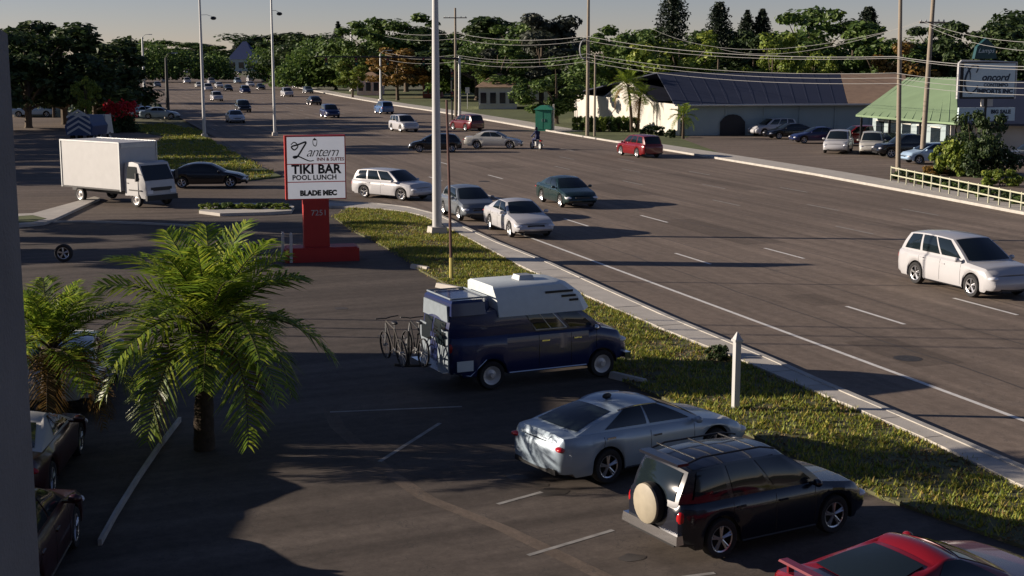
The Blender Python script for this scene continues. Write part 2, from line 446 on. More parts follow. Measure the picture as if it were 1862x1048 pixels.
# verge between the lot and the pavement
verge_lot_px = [(1900, 1010), (1740, 955), (1600, 905), (1380, 800), (1150, 702), (1000, 618), (850, 538), (766, 494), (735, 470), (690, 444), (640, 420), (608, 396)]
VL = P(*verge_lot_px); VL = [ext(VL[2], VL[0], 12)] + VL
VERGE = VL + [ (WALK[-2][0] - 0.1, WALK[-2][1]) ] + WALK[-3::-1]
struct(MB().poly(VERGE, -0.05, 0.045).build('verge_soil', 'soil'))
def inside(p, poly):
    c = False; j = len(poly) - 1
    for i in range(len(poly)):
        xi, yi = poly[i]; xj, yj = poly[j]
        if (yi > p[1]) != (yj > p[1]) and p[0] < (xj - xi) * (p[1] - yi) / (yj - yi) + xi: c = not c
        j = i
    return c
def grass_patch(name, poly, n, z, h, w, label, m='grass', clump=0.35, litter=False):
    rnd = random.Random(len(poly) * 31 + n)
    xs = [p[0] for p in poly]; ys = [p[1] for p in poly]
    mb = MB(); k = 0; tries = 0
    while k < n and tries < n * 30:
        tries += 1
        c = (rnd.uniform(min(xs), max(xs)), rnd.uniform(min(ys), max(ys)))
        if not inside(c, poly): continue
        nz = mnoise.noise(Vector((c[0] * .55, c[1] * .55, 3.1))) + .5 * mnoise.noise(Vector((c[0] * 1.9, c[1] * 1.9, 7.7)))
        if litter != (nz > .22) and rnd.random() < (.72 if not litter else .97): continue
        s = rnd.random()
        for j in range(rnd.randint(4, 9)):
            k += 1
            a = rnd.uniform(0, 6.283); q = rnd.gauss(0, clump * 0.35)
            bx, by = c[0] + q * math.cos(a * 1.7), c[1] + q * math.sin(a * 1.7)
            hh = h * rnd.uniform(0.35, 1.15) * (0.5 + s); ww = w * rnd.uniform(0.6, 1.4)
            lx, ly = math.cos(a) * ww, math.sin(a) * ww
            t = rnd.uniform(0.2, 1.2) * hh
            mb.add([(bx - lx, by - ly, z - 0.01), (bx + lx, by + ly, z - 0.01), (bx - ly / ww * t, by + lx / ww * t, z + hh)], [(0, 1, 2)])
    o = mb.build(name, m); tag(o, label, 'grass', kind='stuff')
    return o
grass_patch('verge_grass', VERGE, 70000, 0.045, 0.085, 0.02, 'tufted green and straw grass on the verge beside the pavement')

M['litter'] = leaf_mat('dry_grass_and_leaf_litter', [(0.12, 0.07, 0.03), (0.2, 0.13, 0.055), (0.26, 0.19, 0.09), (0.09, 0.06, 0.03)], trans=0.15)
grass_patch('leaf_litter', VERGE, 9000, 0.045, 0.04, 0.035, 'brown dry leaf litter in bare patches of the verge', m='litter', litter=True)
# green wedge and hedge island at the side street
WEDGE = P((290, 328), (285, 262), (300, 250), (366, 247), (420, 276), (465, 302), (512, 322), (430, 331))
struct(MB().poly(WEDGE, -0.05, 0.08).build('lawn_wedge', 'lawn'))
grass_patch('wedge_grass', WEDGE, 14000, 0.08, 0.14, 0.05, 'shaded dark green grass on the wedge behind the box truck')
STRIP = P((225, 236), (232, 228), (300, 226), (372, 240), (368, 246), (300, 248))
struct(MB().poly(STRIP, -0.05, 0.07).build('lawn_strip', 'lawn'))
grass_patch('strip_grass', STRIP, 5000, 0.07, 0.14, 0.06, 'sunlit yellow green grass strip behind the wedge', m='grass')
ISL = P((362, 388), (372, 380), (400, 374), (520, 374), (535, 380), (530, 388), (480, 391), (400, 393))
struct(MB().poly(ISL, -0.05, 0.13).build('island_kerb', 'concrete'))
TRI = P((-60, 420), (70, 396), (165, 367), (172, 369), (110, 402), (78, 408), (40, 416))
struct(MB().poly(P((-80, 396), (60, 392), (172, 361), (182, 364), (100, 402), (80, 409), (-80, 425)), -0.05, 0.11).build('corner_pavement', 'concrete'))
struct(MB().poly(P((-60, 400), (30, 398), (60, 396), (84, 402), (60, 408), (-60, 416)), 0.10, 0.125).build('corner_lawn', 'lawn'))
# long pale kerb of the motel drive
kerb_strip('drive_kerb', P((95, 405), (150, 404), (250, 407), (330, 411), (375, 416)), 0.18, 0.06)
kerb_strip('parking_kerb', P((185, 990), (215, 935), (255, 870), (292, 815), (330, 765)), 0.06, 0.08, m='kerb')

# ---- painted markings (each a thin sheet just above the asphalt)
U = Vector((LEFT[6][0] - KERB[3][0], LEFT[6][1] - KERB[3][1])).normalized()
def mark(name, pts, m='paint_white', z=0.002): return struct(MB().poly(pts, z).build(name, m))
def stripe(name, a, b, w, m='paint_white', z=0.002):
    a, b = Vector(a[:2]), Vector(b[:2]); d = (b - a).normalized(); n = Vector((-d.y, d.x)) * w / 2
    return mark(name, [a + n, b + n, b - n, a - n], m, z)
e0, e1 = G(985, 440), G(1862, 765)
ed = (e1 - e0).normalized(); EN = Vector((-ed.y, ed.x, 0))          # EN points away from the camera side
if EN.x < 0: EN = -EN
stripe('edge_line', e0 - ed * 7, e1 + ed * 16, 0.14)
# two lane lines and the far lanes: 3 m dashes every 12.2 m
for off_px, nb, nf in (((1645, 590), 3, 4), ((1850, 573), 2, 5)):
    p0 = G(*off_px)
    for k in range(-nf, nb):
        a = p0 + ed * 12.2 * k; stripe('lane_dash', a - ed * 3.05, a, 0.13)
for t in (14.4, 18.0, 21.4):
    for k in range(-9, 3):
        if t < 17 and k < -4: continue
        a = e0 + EN * t + ed * (12.2 * k + t); stripe('lane_dash', a - ed * 3.05, a, 0.13, 'paint_worn')
for k in range(16):
    for t in (-6, -2.4, 1.2, 8.5, 12.0, 15.5, 19):
        a = e0 + EN * t - ed * (95 + 12.2 * k); stripe('lane_dash', a - ed * 3.05, a, 0.15, 'paint_worn')
# stall lines of the lot
for (ax, ay), (bx, by) in [((690, 838), (800, 768)), ((960, 1008), (1115, 962)), ((905, 915), (985, 893)), ((600, 748), (840, 738)), ((830, 1100), (1300, 1040))]:
    stripe('stall_line', G(ax, ay), G(bx, by), 0.09, 'paint_worn', z=-0.017)

# repair patches, sealed joints, iron covers and oil drips
def road_pt(px, py): return G(px, py)
for i, (px, py, L_, W_) in enumerate([(1300, 420, 9, 2.0), (1640, 640, 3.2, 1.5), (1120, 345, 7, 2.4), (1480, 545, 2.0, 1.2), (900, 300, 6, 3), (1750, 430, 8, 2.2), (640, 210, 14, 3), (1290, 330, 12, 1.6)]):
    c = G(px, py).xy; d = Vector((ed.x, ed.y)); n = Vector((-d.y, d.x))
    mark('repair_patch', [c - d * L_ / 2 - n * W_ / 2, c + d * L_ / 2 - n * W_ / 2.1, c + d * L_ / 2.05 + n * W_ / 2, c - d * L_ / 2 + n * W_ / 1.95], 'patch', z=-0.0015)
rs_ = random.Random(5)
for t0, a0, L_ in ((1.9, -2, 34), (5.2, -14, 46), (8.8, -25, 70), (12.6, -20, 60), (16.2, -40, 80)):
    p = [(e0 + EN * (t0 + rs_.uniform(-.06, .06)) + ed * (a0 + L_ * k / 24)).xy for k in range(25)]
    n = Vector((EN.x, EN.y)) * .022
    mark('tar_seam', [q + n for q in p] + [q - n for q in p[::-1]], 'tar', z=0.0)
for px, py in ((1650, 652), (1130, 372), (880, 330)):
    c = G(px, py); mark('manhole_cover', [(c.x + .36 * math.cos(k * .4488), c.y + .36 * math.sin(k * .4488)) for k in range(14)], 'iron', z=0.003)
for px, py, r_ in ((1005, 893, .30), (985, 880, .16), (1150, 1012, .2), (940, 866, .22), (620, 560, .25), (700, 610, .2)):
    c = G(px, py); mark('oil_stain', [(c.x + r_ * (1 + .22 * math.sin(2 * k * .2618 + px)) * math.cos(k * .2618), c.y + .8 * r_ * (1 + .18 * math.cos(3 * k * .2618 + py)) * math.sin(k * .2618)) for k in range(24)], 'oil', z=-0.0175)
p = P((1105, 1060), (900, 960), (760, 905), (690, 858), (650, 820), (600, 775), (585, 740)); n = [(q[0] + .30, q[1] + .04) for q in p]
mark('curved_lot_strip', p + n[::-1], 'patch', z=-0.019)  # narrow curved strip of the patch asphalt across the lot

# ================================================================== BUILDINGS
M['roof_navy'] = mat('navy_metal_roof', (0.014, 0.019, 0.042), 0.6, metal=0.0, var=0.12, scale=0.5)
M['roof_tan'] = mat('tan_shingle_roof', (0.30, 0.20, 0.13), 0.85, var=0.2, scale=1.5)
M['roof_green'] = mat('green_metal_roof', (0.20, 0.29, 0.16), 0.7, var=0.12, scale=0.6)
M['wall_teal'] = mat('pale_teal_render', (0.31, 0.38, 0.39), 0.8, var=0.08, scale=0.5)
M['wall_red'] = mat('red_brick_render', (0.36, 0.10, 0.07), 0.85, var=0.15, scale=1)
M['wall_grey'] = mat('grey_stucco', (0.20, 0.20, 0.205), 0.9, var=0.16, scale=2.0, bump=0.4, bscale=50)
M['shopglass'] = mat('shop_glass', (0.015, 0.022, 0.028), 0.08, var=0.0)
M['dark_door'] = mat('dark_timber', (0.014, 0.014, 0.018), 0.6, var=0.2)
M['trim'] = mat('pale_trim', (0.62, 0.60, 0.54), 0.6, var=0.08)
M['roof_blue'] = mat('blue_tile_roof', (0.02, 0.04, 0.12), 0.9, var=0.15)

def ring(mb, pts, thick, mi=None):
    """roof plane of given corners with real thickness downward"""
    pts = [Vector(p) for p in pts]; n = len(pts)
    lo = [p - Vector((0, 0, thick)) for p in pts]
    mb.add(pts + lo, [tuple(range(n)), tuple(range(2 * n - 1, n - 1, -1))] + [(i, n + i, n + (i + 1) % n, (i + 1) % n) for i in range(n)], mi)
def wall_between(mb, a, b, h, t=0.25, z=0.0, mi=None):
    a, b = Vector(a[:2]), Vector(b[:2]); d = b - a
    mb.box(((a.x + b.x) / 2, (a.y + b.y) / 2, z + h / 2), (d.length, t, h), math.atan2(d.y, d.x), mi)
def on_wall(a, b, u, out, z):
    a, b = Vector(a[:2]), Vector(b[:2]); p = a.lerp(b, u); d = (b - a).normalized()
    return Vector((p.x + d.y * out, p.y - d.x * out, z)), math.atan2(d.y, d.x)

# ---- long low building with the navy roof
NB = G(1240, 247)                                 # near corner
FR = AT(1605, 0, 0.1); 
fr = Vector((NB.x + 22.5, NB.y + 3.2, 0))          # right end of the front
bl = Vector((NB.x - 8.5, NB.y + 40, 0)); br = Vector((fr.x - 3, fr.y + 24, 0))
hall = thing('low_hall', 'long low pale hall with navy roof behind the far car park', 'building', (NB.x, NB.y, 0))
def rel(p): return Vector((p[0] - NB.x, p[1] - NB.y, p[2] if len(p) > 2 else 0))
WH = 3.0
mb = MB()
wall_between(mb, rel(NB), rel(fr), WH); mb.build('front_wall', 'wall_teal', hall)  # front faces away from the sun: shade put into a darker teal-grey
mb = MB(); lw0 = rel(NB) + Vector((-0.25, 0.2, 0)); wall_between(mb, lw0, rel(bl), WH); mb.build('side_wall', 'offwhite', hall)
mb = MB(); wall_between(mb, rel(fr) + Vector((0.2, .2, 0)), rel(br), WH); mb.build('end_wall', 'wall_teal', hall)
mb = MB(); wall_between(mb, rel(bl) + Vector((.2, .2, 0)), rel(br) + Vector((0, .2, 0)), WH); mb.build('rear_wall', 'offwhite', hall)
fd = (rel(fr) - rel(NB)).normalized()
for u in (0.02, 0.19, 0.36, 0.52, 0.68, 0.84, 0.985):
    c, a = on_wall(rel(NB), rel(fr), u, 0.16, WH / 2)
    MB().box((c.x, c.y, WH / 2), (0.16, 0.1, WH - 0.02), a).build('pilaster', 'wall_teal', hall)
c, a = on_wall(rel(NB), rel(fr), 0.22, 0.17, 0)
mb = MB(); pr = []
for k in range(9): pr.append((1.1 * math.cos(math.pi * k / 8), 1.3 + 0.75 * math.sin(math.pi * k / 8)))
pr = [(1.25, 0.02), (1.25, 1.3)] + pr[1:-1] + [(-1.25, 1.3), (-1.25, 0.02)]
nn = len(pr)
fdv = Vector((math.cos(a), math.sin(a), 0)); out = Vector((math.sin(a), -math.cos(a), 0))
vs = [c + fdv * x + Vector((0, 0, z)) + out * k for k in (0.0, 0.12) for x, z in pr]
mb.add(vs, [tuple(range(nn, 2 * nn)), tuple(range(nn - 1, -1, -1))] + [(i, (i + 1) % nn, nn + (i + 1) % nn, nn + i) for i in range(nn)])
mb.build('arched_doorway', 'dark_door', hall)
# roof: front slope navy to the left, tan shingles to the right, ridge along the front
e0_, e1_ = rel(NB) + Vector((-0.9, -1.1, 3.05)), rel(fr) + Vector((0.7, -1.0, 3.05))
rl, rr = rel(NB) + Vector((-1.5, 10, 6.0)), rel(fr) + Vector((2.8, 10.6, 5.75))
em = e0_.lerp(e1_, 0.715); rm = rl.lerp(rr, 0.735)
mb = MB(); ring(mb, [e0_, em, rm, rl], 0.12); nav = mb.build('navy_roof', 'roof_navy', hall)
mb = MB(); ring(mb, [em + Vector((.03, 0, 0.02)), e1_ + Vector((0, 0, .02)), rr + Vector((0, 0, .02)), rm + Vector((.03, 0, .02))], 0.12); mb.build('tan_roof', 'roof_tan', hall)
for k in range(1, 13):
    t = k / 13.0; p, q = e0_.lerp(em, t), rl.lerp(rm, t)
    MB().tube([p + Vector((0, 0, .02)), q + Vector((0, 0, .02))], 0.008, 4).build('roof_seam', 'roof_navy', nav)
mb = MB(); ring(mb, [rl + Vector((0, .02, 0)), rr + Vector((0, .02, 0)), rel(br) + Vector((.6, .6, 3.05)), rel(bl) + Vector((-.6, .6, 3.05))], 0.12); mb.build('rear_roof', 'roof_navy', hall)
mb = MB(); mb.tube([e0_ + Vector((0, -.06, -.08)), e1_ + Vector((0, -.06, -.08))], 0.10, 6); mb.build('fascia', 'trim', hall)
# white gable porch on the side facing the road
g0 = rel(G(1100, 222)); g1 = rel(G(1185, 238))
gm = (g0 + g1) / 2
mb = MB(); pk = gm + Vector((0, 0, ZY(147, gm.y + NB.y)))
h0 = 3.0
mb.add([g0, g1, g1 + Vector((0, 0, h0)), pk, g0 + Vector((0, 0, h0))] + [p + Vector((.3, .25, 0)) for p in (g0, g1, g1 + Vector((0, 0, h0)), pk, g0 + Vector((0, 0, h0)))],
       [(0, 1, 2, 3, 4), (9, 8, 7, 6, 5), (0, 5, 6, 1), (1, 6, 7, 2), (2, 7, 8, 3), (3, 8, 9, 4), (4, 9, 5, 0)])
mb.build('gable_wall', 'offwhite', hall)
mb = MB()
for q in (g0, g1):
    mb.tube([q + Vector((-.05, -.1, h0 - 0.35)) + (q - gm) * 0.12, pk + Vector((-.05, -.1, .12))], 0.13, 6)
mb.build('gable_trim', 'trim', hall)
mb = MB(); dp = Vector((6, 3, 0))
ring(mb, [g1 + Vector((0, 0, h0 + .05)), g1 + dp + Vector((0, 0, h0 + .05)), pk + dp, pk], .1); ring(mb, [pk + Vector((0, 0, .01)), pk + dp + Vector((0, 0, .01)), g0 + dp + Vector((0, 0, h0 + .05)), g0 + Vector((0, 0, h0 + .05))], .1)
mb.build('porch_roof', 'roof_navy', hall)
wl = rel(G(1046, 214))
mb = MB(); wall_between(mb, wl, g0 + Vector((-.1, 0, 0)), 2.5); mb.build('garden_wall', 'offwhite', hall)

# ---- green-roofed shop
GB = AT(1560, 232, 118); GB.z = 0
shop = thing('green_roof_shop', 'shop with broad light green hipped roof behind the pole sign', 'building', (GB.x, GB.y, 0))
ez = ZY(208, 118) + 0.2
def gr(px, py, Y): p = AT(px, py, Y); return Vector((p.x - GB.x, p.y - GB.y, p.z))
a0, a1 = gr(1556, 209, 118), gr(1742, 224, 103)
p0, p1 = gr(1650, 141, 128), gr(1738, 141, 118)
a2 = gr(1990, 228, 105); p2 = gr(1905, 150, 118)
mb = MB(); ring(mb, [a0, a1, p1, p0], 0.15); groof = mb.build('green_roof', 'roof_green', shop)
for k in range(1, 12):
    t = k / 12.0
    MB().tube([a0.lerp(a1, t) + Vector((0, 0, .02)), p0.lerp(p1, t) + Vector((0, 0, .02))], 0.03, 4).build('roof_seam', 'roof_green', groof)
mb = MB(); ring(mb, [a1 + Vector((.02, 0, 0)), a2, p2, p1 + Vector((.02, 0, 0))], 0.15); mb.build('shade_navy_roof', 'roof_navy', shop)  # shade side of the green roof, its shade put into a navy colour
b0, b1 = Vector((a0.x + 2.0, a0.y + 1.6, 0)), Vector((a1.x - .2, a1.y + 1.8, 0))
zt = min(a0.z, a1.z) - 0.25
mb = MB(); wall_between(mb, b0, b1, zt); mb.build('shop_wall', 'wall_teal', shop)
b2 = Vector((a2.x, a2.y + 1.5, 0)); mb = MB(); wall_between(mb, b1 + Vector((.2, 0, 0)), b2, zt); mb.build('shop_wall', 'offwhite', shop)
for u in (0.12, 0.3, 0.5, 0.7, 0.88):
    c, a = on_wall(b0, b1, u, 0.14, 1.3)
    w = MB().box(c, (1.7, 0.06, 1.7), a).build('shop_window', 'shopglass', shop)
    MB().box((c.x, c.y, 2.22), (1.9, 0.10, 0.10), a).build('frame', 'trim', w)
for u in (0.05, 0.35, 0.65, 0.97):
    q = a0.lerp(a1, u); MB().box((q.x + .2, q.y + .3, (q.z - .2) / 2), (0.16, 0.16, q.z - .2), 0).build('porch_post', 'dark_door', shop)

# ---- far buildings
def simple_building(name, label, px0, px1, Y, h, depth, wall, roof, roof_h, nwin=4, storeys=1, rm=None):
    A, B = AT(px0, 110, Y), AT(px1, 110, Y)
    w = B.x - A.x
    t = thing(name, label, 'building', ((A.x + B.x) / 2, Y, 0))
    MB().box((0, depth / 2, h / 2), (w, depth, h)).build('wall', wall, t)
    mb = MB()
    if roof_h > 0:
        o = 0.5
        vs = [(-w / 2 - o, -o, h), (w / 2 + o, -o, h), (w / 2 + o, depth + o, h), (-w / 2 - o, depth + o, h)]
        k = min(w, depth) * 0.42
        vs += [(-w / 2 + k, depth / 2, h + roof_h), (w / 2 - k, depth / 2, h + roof_h)]
        mb.add(vs, [(0, 1, 5, 4), (1, 2, 5), (2, 3, 4, 5), (3, 0, 4), (3, 2, 1, 0)])
    else:
        mb.box((0, depth / 2, h + 0.2), (w + 0.4, depth + 0.4, 0.4))
    mb.build('roof', roof, t)
    for s in range(storeys):
        for i in range(nwin):
            z = (s + 0.5) * h / storeys
            win = MB().box((-w / 2 + (i + .5) * w / nwin, -0.06, z), (w / nwin * 0.6, 0.1, h / storeys * 0.5)).build('window', 'shopglass', t)
            MB().box((-w / 2 + (i + .5) * w / nwin, -0.10, z - h / storeys * .27), (w / nwin * 0.66, 0.2, 0.12)).build('sill', 'trim', win)
    return t
simple_building('red_building', 'red walled building with white upper trim behind the tall light pole', 768, 800, 262, 7.2, 14, 'wall_red', 'offwhite', 0, 3, 2)
simple_building('pavilion', 'distant blue pyramid-roofed pavilion at the end of the road', 415, 462, 780, 6.5, 24, 'wall_teal', 'roof_blue', 10, 3)
simple_building('tan_shop', 'small cream shop under the yellow green roadside tree', 648, 690, 280, 3.4, 10, 'offwhite', 'roof_tan', 1.2, 3)
simple_building('low_shop', 'pale flat-roofed shop at the far right kerb', 505, 560, 370, 3.6, 14, 'wall_teal', 'offwhite', 0, 5)
simple_building('grey_house', 'grey house in the shade of the trees behind the lawn', 870, 940, 205, 3.2, 12, 'offwhite', 'roof_tan', 2.0, 4)
simple_building('shaded_house', 'long dim house under the big dark trees at the left', 20, 210, 178, 3.2, 12, 'wall_teal', 'roof_tan', 1.8, 7)

# ---- the motel itself: the wing wall at the picture's left edge and the blocks off to the left whose shade covers the lot
wallp = Vector((-2.2, 6.0, 0))
wing = thing('motel_wing_wall', 'grey stucco wing wall of the motel rising close beside the viewpoint', 'wall', (-2.165, 6.0, 0))
mb = MB()
mb.add([(-.32, 0, 0), (0, 0, 0), (0.14, -5.0, 0), (-.18, -5.0, 0), (-.32, 0, 7.60), (0, 0, 7.60), (0.14, -5.0, 8.6), (-.18, -5.0, 8.6)],
       [(0, 3, 2, 1), (4, 5, 6, 7), (0, 1, 5, 4), (1, 2, 6, 5), (2, 3, 7, 6), (3, 0, 4, 7)])
mb.build('wall', 'wall_grey', wing)
mb = MB(); mb.tube([(-.16, .03, 7.64), (-.02, -5.0, 8.64)], 0.09, 6); mb.build('coping', 'dark_door', wing)
motel = thing('motel_block', 'low two-storey motel wing standing beside the parking lot', 'building', (-26, 31.7, 0))
MB().box((0, 0.4, 2.4), (14, 7.8, 4.8)).build('wall', 'offwhite', motel)
MB().box((0, 0.4, 5.0), (15, 8.4, 0.4)).build('roof', 'wall_grey', motel)
MB().box((9.0, -11.5, 1.35), (5.0, 14.0, 2.7)).build('carport', 'offwhite', motel)
for i in range(4):
    for z in (1.3, 3.7):
        wn_ = MB().box((-5 + i * 3.3, -3.55, z), (1.6, 0.1, 1.4)).build('window', 'shopglass', motel)
        MB().box((-5 + i * 3.3, -3.6, z - .8), (1.8, 0.2, 0.1)).build('sill', 'trim', wn_)

host = thing('motel_main_block', 'tall grey motel main block, unseen, added behind the viewpoint to block sky light', 'building', (0, -8.0, 0))  # unseen block, added to cut the sky light over the lot
MB().box((0, 0, 6.2), (70, 13, 12.4)).build('wall', 'wall_grey', host)
MB().box((0, 0, 12.65), (71, 14, 0.5)).build('roof', 'dark_door', host)
for i in range(12):
    for z in (1.7, 5.2, 8.9):
        d_ = MB().box((-30 + i * 5.4, 6.53, z), (1.9, .1, 2.0)).build('window', 'shopglass', host); MB().box((-30 + i * 5.4, 6.56, z - 1.06), (2.1, .2, .1)).build('sill', 'trim', d_)

# ================================================================== TREES AND PLANTS
def crown_mesh(name, seed, n, shape, leaf=0.34, clumps=26, flat=1.0):
    """unit crown: leaf faces spread through many clumps inside an uneven outline (radius about 1, height 0..~2)"""
    rnd = random.Random(seed); mb = MB()
    cl = []
    for i in range(clumps):
        for _ in range(60):
            x, y, z = rnd.uniform(-1, 1), rnd.uniform(-1, 1), rnd.uniform(0, 2)
            if shape(x, y, z): break
        cl.append((Vector((x, y, z)), rnd.uniform(0.16, 0.36)))
    for i in range(n):
        c, r_ = cl[rnd.randrange(len(cl))]
        d = Vector((rnd.gauss(0, 1), rnd.gauss(0, 1), rnd.gauss(0, 1))); d.normalize()
        rr = r_ * (rnd.random() ** 0.4)
        p = c + Vector((d.x * rr, d.y * rr, d.z * rr * 0.75 * flat))
        nrm = (d + Vector((rnd.gauss(0, .5), rnd.gauss(0, .5), rnd.gauss(0, .5) + 0.5))).normalized()
        a = nrm.orthogonal().normalized(); b = nrm.cross(a)
        an = rnd.uniform(0, 6.28); a, b = a * math.cos(an) + b * math.sin(an), b * math.cos(an) - a * math.sin(an)
        s = leaf * rnd.uniform(0.5, 1.2) * 0.16
        mb.add([p - a * s, p - b * s * 0.6 + nrm * s * .2, p + a * s, p + b * s * 0.6 + nrm * s * .2], [(0, 1, 2, 3)])
    return mb, cl
def sph(x, y, z): return x * x + y * y + (z - 1) ** 2 < 1
def dome(x, y, z): return x * x + y * y + ((z - .5) / 1.15) ** 2 < 1 and z > 0.25
def tall(x, y, z): r_ = math.hypot(x, y); return r_ < 0.9 * math.sin(math.pi * min(1, (z + .25) / 2.3)) ** 0.6
def cone(x, y, z): return math.hypot(x, y) < 0.75 * (1 - z / 2.15) ** 0.8 + .03
CROWNS = {}
for key, seed, n, shp, lf, cl, fl in (('round', 1, 5200, sph, 0.42, 34, 1), ('round2', 2, 5200, sph, 0.46, 24, 1), ('dome', 3, 6500, dome, 0.36, 46, .8), ('dome2', 4, 6000, dome, 0.40, 30, .8),
                                      ('tall', 5, 5000, tall, 0.42, 34, 1), ('cone', 6, 2600, cone, 0.38, 46, .45), ('bush', 7, 2600, dome, 0.7, 26, 1)):
    mb, cl_ = crown_mesh('crown_' + key, seed, n, shp, lf, cl, fl)
    tr = MB()
    CROWNS[key] = (mb.mesh('crown_' + key, ['leaf_mid']), cl_)
CTOP = {k: max(v.co.z for v in m_.vertices) - .06 for k, (m_, c_) in CROWNS.items()}
def tree(name, label, base, top_z, width, key, leafm, trunk_frac=0.25, group=None, seed=0, cat='tree', depth=None):
    """tree on the ground at base, crown reaching top_z, width metres across"""
    rnd = random.Random(seed * 7 + int(base[0] * 10))
    t = thing(name, label, cat, (base[0], base[1], -0.05), rnd.uniform(0, 6.28), group)
    th = top_z * trunk_frac; ch = (top_z - th) / CTOP[key]
    width *= 1.25; w = width / 2 / 1.12
    cr = link('crown', CROWNS[key][0], t); cr.location = (0, 0, th); cr.scale = (w, w if depth is None else depth / 2, ch)
    cr.material_slots[0].link = 'OBJECT'; cr.material_slots[0].material = M[leafm]
    r0 = 0.035 * width ** 0.7 + 0.012 * top_z
    mb = MB(); zc = th + ch * .8
    mb.tube([(0, 0, 0), (0, 0, .25), (rnd.uniform(-.1, .1), rnd.uniform(-.1, .1), zc * .5), (0, 0, zc), (0, 0, th + ch * 1.4)], [r0 * 1.3, r0, r0 * .8, r0 * .5, r0 * .15], 8)
    for c, r_ in CROWNS[key][1][:11]:
        q = Vector((c.x * w, c.y * w, th + c.z * ch)); z0 = lerp(th * .7 + .2, q.z, .25)
        mb.tube([(0, 0, z0), (q.x * .5, q.y * .5, lerp(z0, q.z, .6)), q], [r0 * .4, r0 * .25, r0 * .08], 5)
    mb.build('trunk', 'bark', t, 40)
    return t
def tree_px(name, label, px, Y, top_py, width, key, leafm, **kw):
    p = AT(px, 110, Y)
    return tree(name, label, (p.x, Y), max(1.5, ZY(top_py, Y)), width, key, leafm, **kw)

def norfolk(name, label, px, Y, top_py, width, col=0.0, low=.42):
    """tall dark conifer with tiers of drooping boughs"""
    p = AT(px, 110, Y); h = ZY(top_py, Y)
    t = thing(name, label, 'tree', (p.x, Y, -0.05))
    mb = MB(); mb.tube([(0, 0, 0), (0.05, 0, h * .5), (0, 0, h)], [0.28, .16, .03], 7); mb.build('trunk', 'bark', t, 40)
    rnd = random.Random(px); mb = MB()
    nt = 15
    for k in range(nt):
        f = k / (nt - 1); z = lerp(h * low, h * .98, f); r_ = width / 2 * lerp(1 - f ** 1.6, .8 * math.sin(math.pi * (.12 + .84 * f)) ** .5, col) * rnd.uniform(.7, 1.1) + 0.25
        nb = 8
        for j in range(nb):
            a = 6.283 * j / nb + k * .6 + rnd.uniform(-.25, .25); L = r_ * rnd.uniform(.75, 1.1)
            for q in range(34):
                u = rnd.random() ** 0.7; d = L * u
                c = Vector((math.cos(a) * d, math.sin(a) * d, z + 0.16 * d + rnd.uniform(-.5, .45)))
                c += Vector((rnd.gauss(0, .2), rnd.gauss(0, .2), 0)) * (0.5 + d * .3)
                s = rnd.uniform(.14, .32); e = Vector((rnd.gauss(0, 1), rnd.gauss(0, 1), rnd.gauss(0, .6))).normalized() * s
                g = Vector((rnd.gauss(0, 1), rnd.gauss(0, 1), rnd.gauss(0, 1))).normalized() * s * .6
                mb.add([c - e, c + g, c + e, c - g], [(0, 1, 2, 3)])
    mb.build('crown', 'leaf_pine', t)
    return t
# ---------------- palms: each frond its own part
def frond_mesh(name, L, droop, seed, width=0.36, n=44, m='palm_leaf', vsag=0.5):
    rnd = random.Random(seed); mb = MB()
    def at(u):   # rachis in the x-z plane, starting upwards-outwards
        x = L * (u - 0.12 * u * u); z = L * (0.62 * u - droop * u * u)
        return Vector((x, 0.0, z))
    pts = [at(k / 8) for k in range(9)]
    mb.tube(pts, [0.028, .024, .02, .017, .014, .011, .008, .006, .004], 5, mi=1)
    for i in range(n):
        u = 0.14 + 0.85 * i / (n - 1); p = at(u); tn = (at(min(1, u + .02)) - at(u - .02)).normalized()
        up = Vector((-tn.z, 0, tn.x))
        ll = L * width * (math.sin(math.pi * min(1, 0.18 + 0.80 * u)) ** 0.6) * rnd.uniform(.85, 1.1)
        for sgn in (-1, 1):
            d = (Vector((0, sgn, 0)) * 0.8 + tn * rnd.uniform(.45, .75) + up * rnd.uniform(.0, .38)).normalized()
            w = 0.017 * (1 + .3 * rnd.random()) * L / 1.9
            q1 = p + d * ll * .5 + Vector((0, 0, .0)); q2 = p + d * ll - Vector((0, 0, vsag * ll * .45))
            s = tn * w
            mb.add([p - s * .6, p + s * .6, q1 + s, q2, q1 - s], [(0, 1, 2, 4), (4, 2, 3)], 0)
    return mb.mesh(name, [m, 'palm_bark'])
FROND = [frond_mesh('frond_a', 2.0, .30, 1), frond_mesh('frond_b', 2.1, .50, 2), frond_mesh('frond_c', 2.1, .78, 3), frond_mesh('frond_d', 2.0, 1.05, 4), frond_mesh('frond_dry', 1.9, 1.25, 5, m='palm_dry', vsag=.9)]
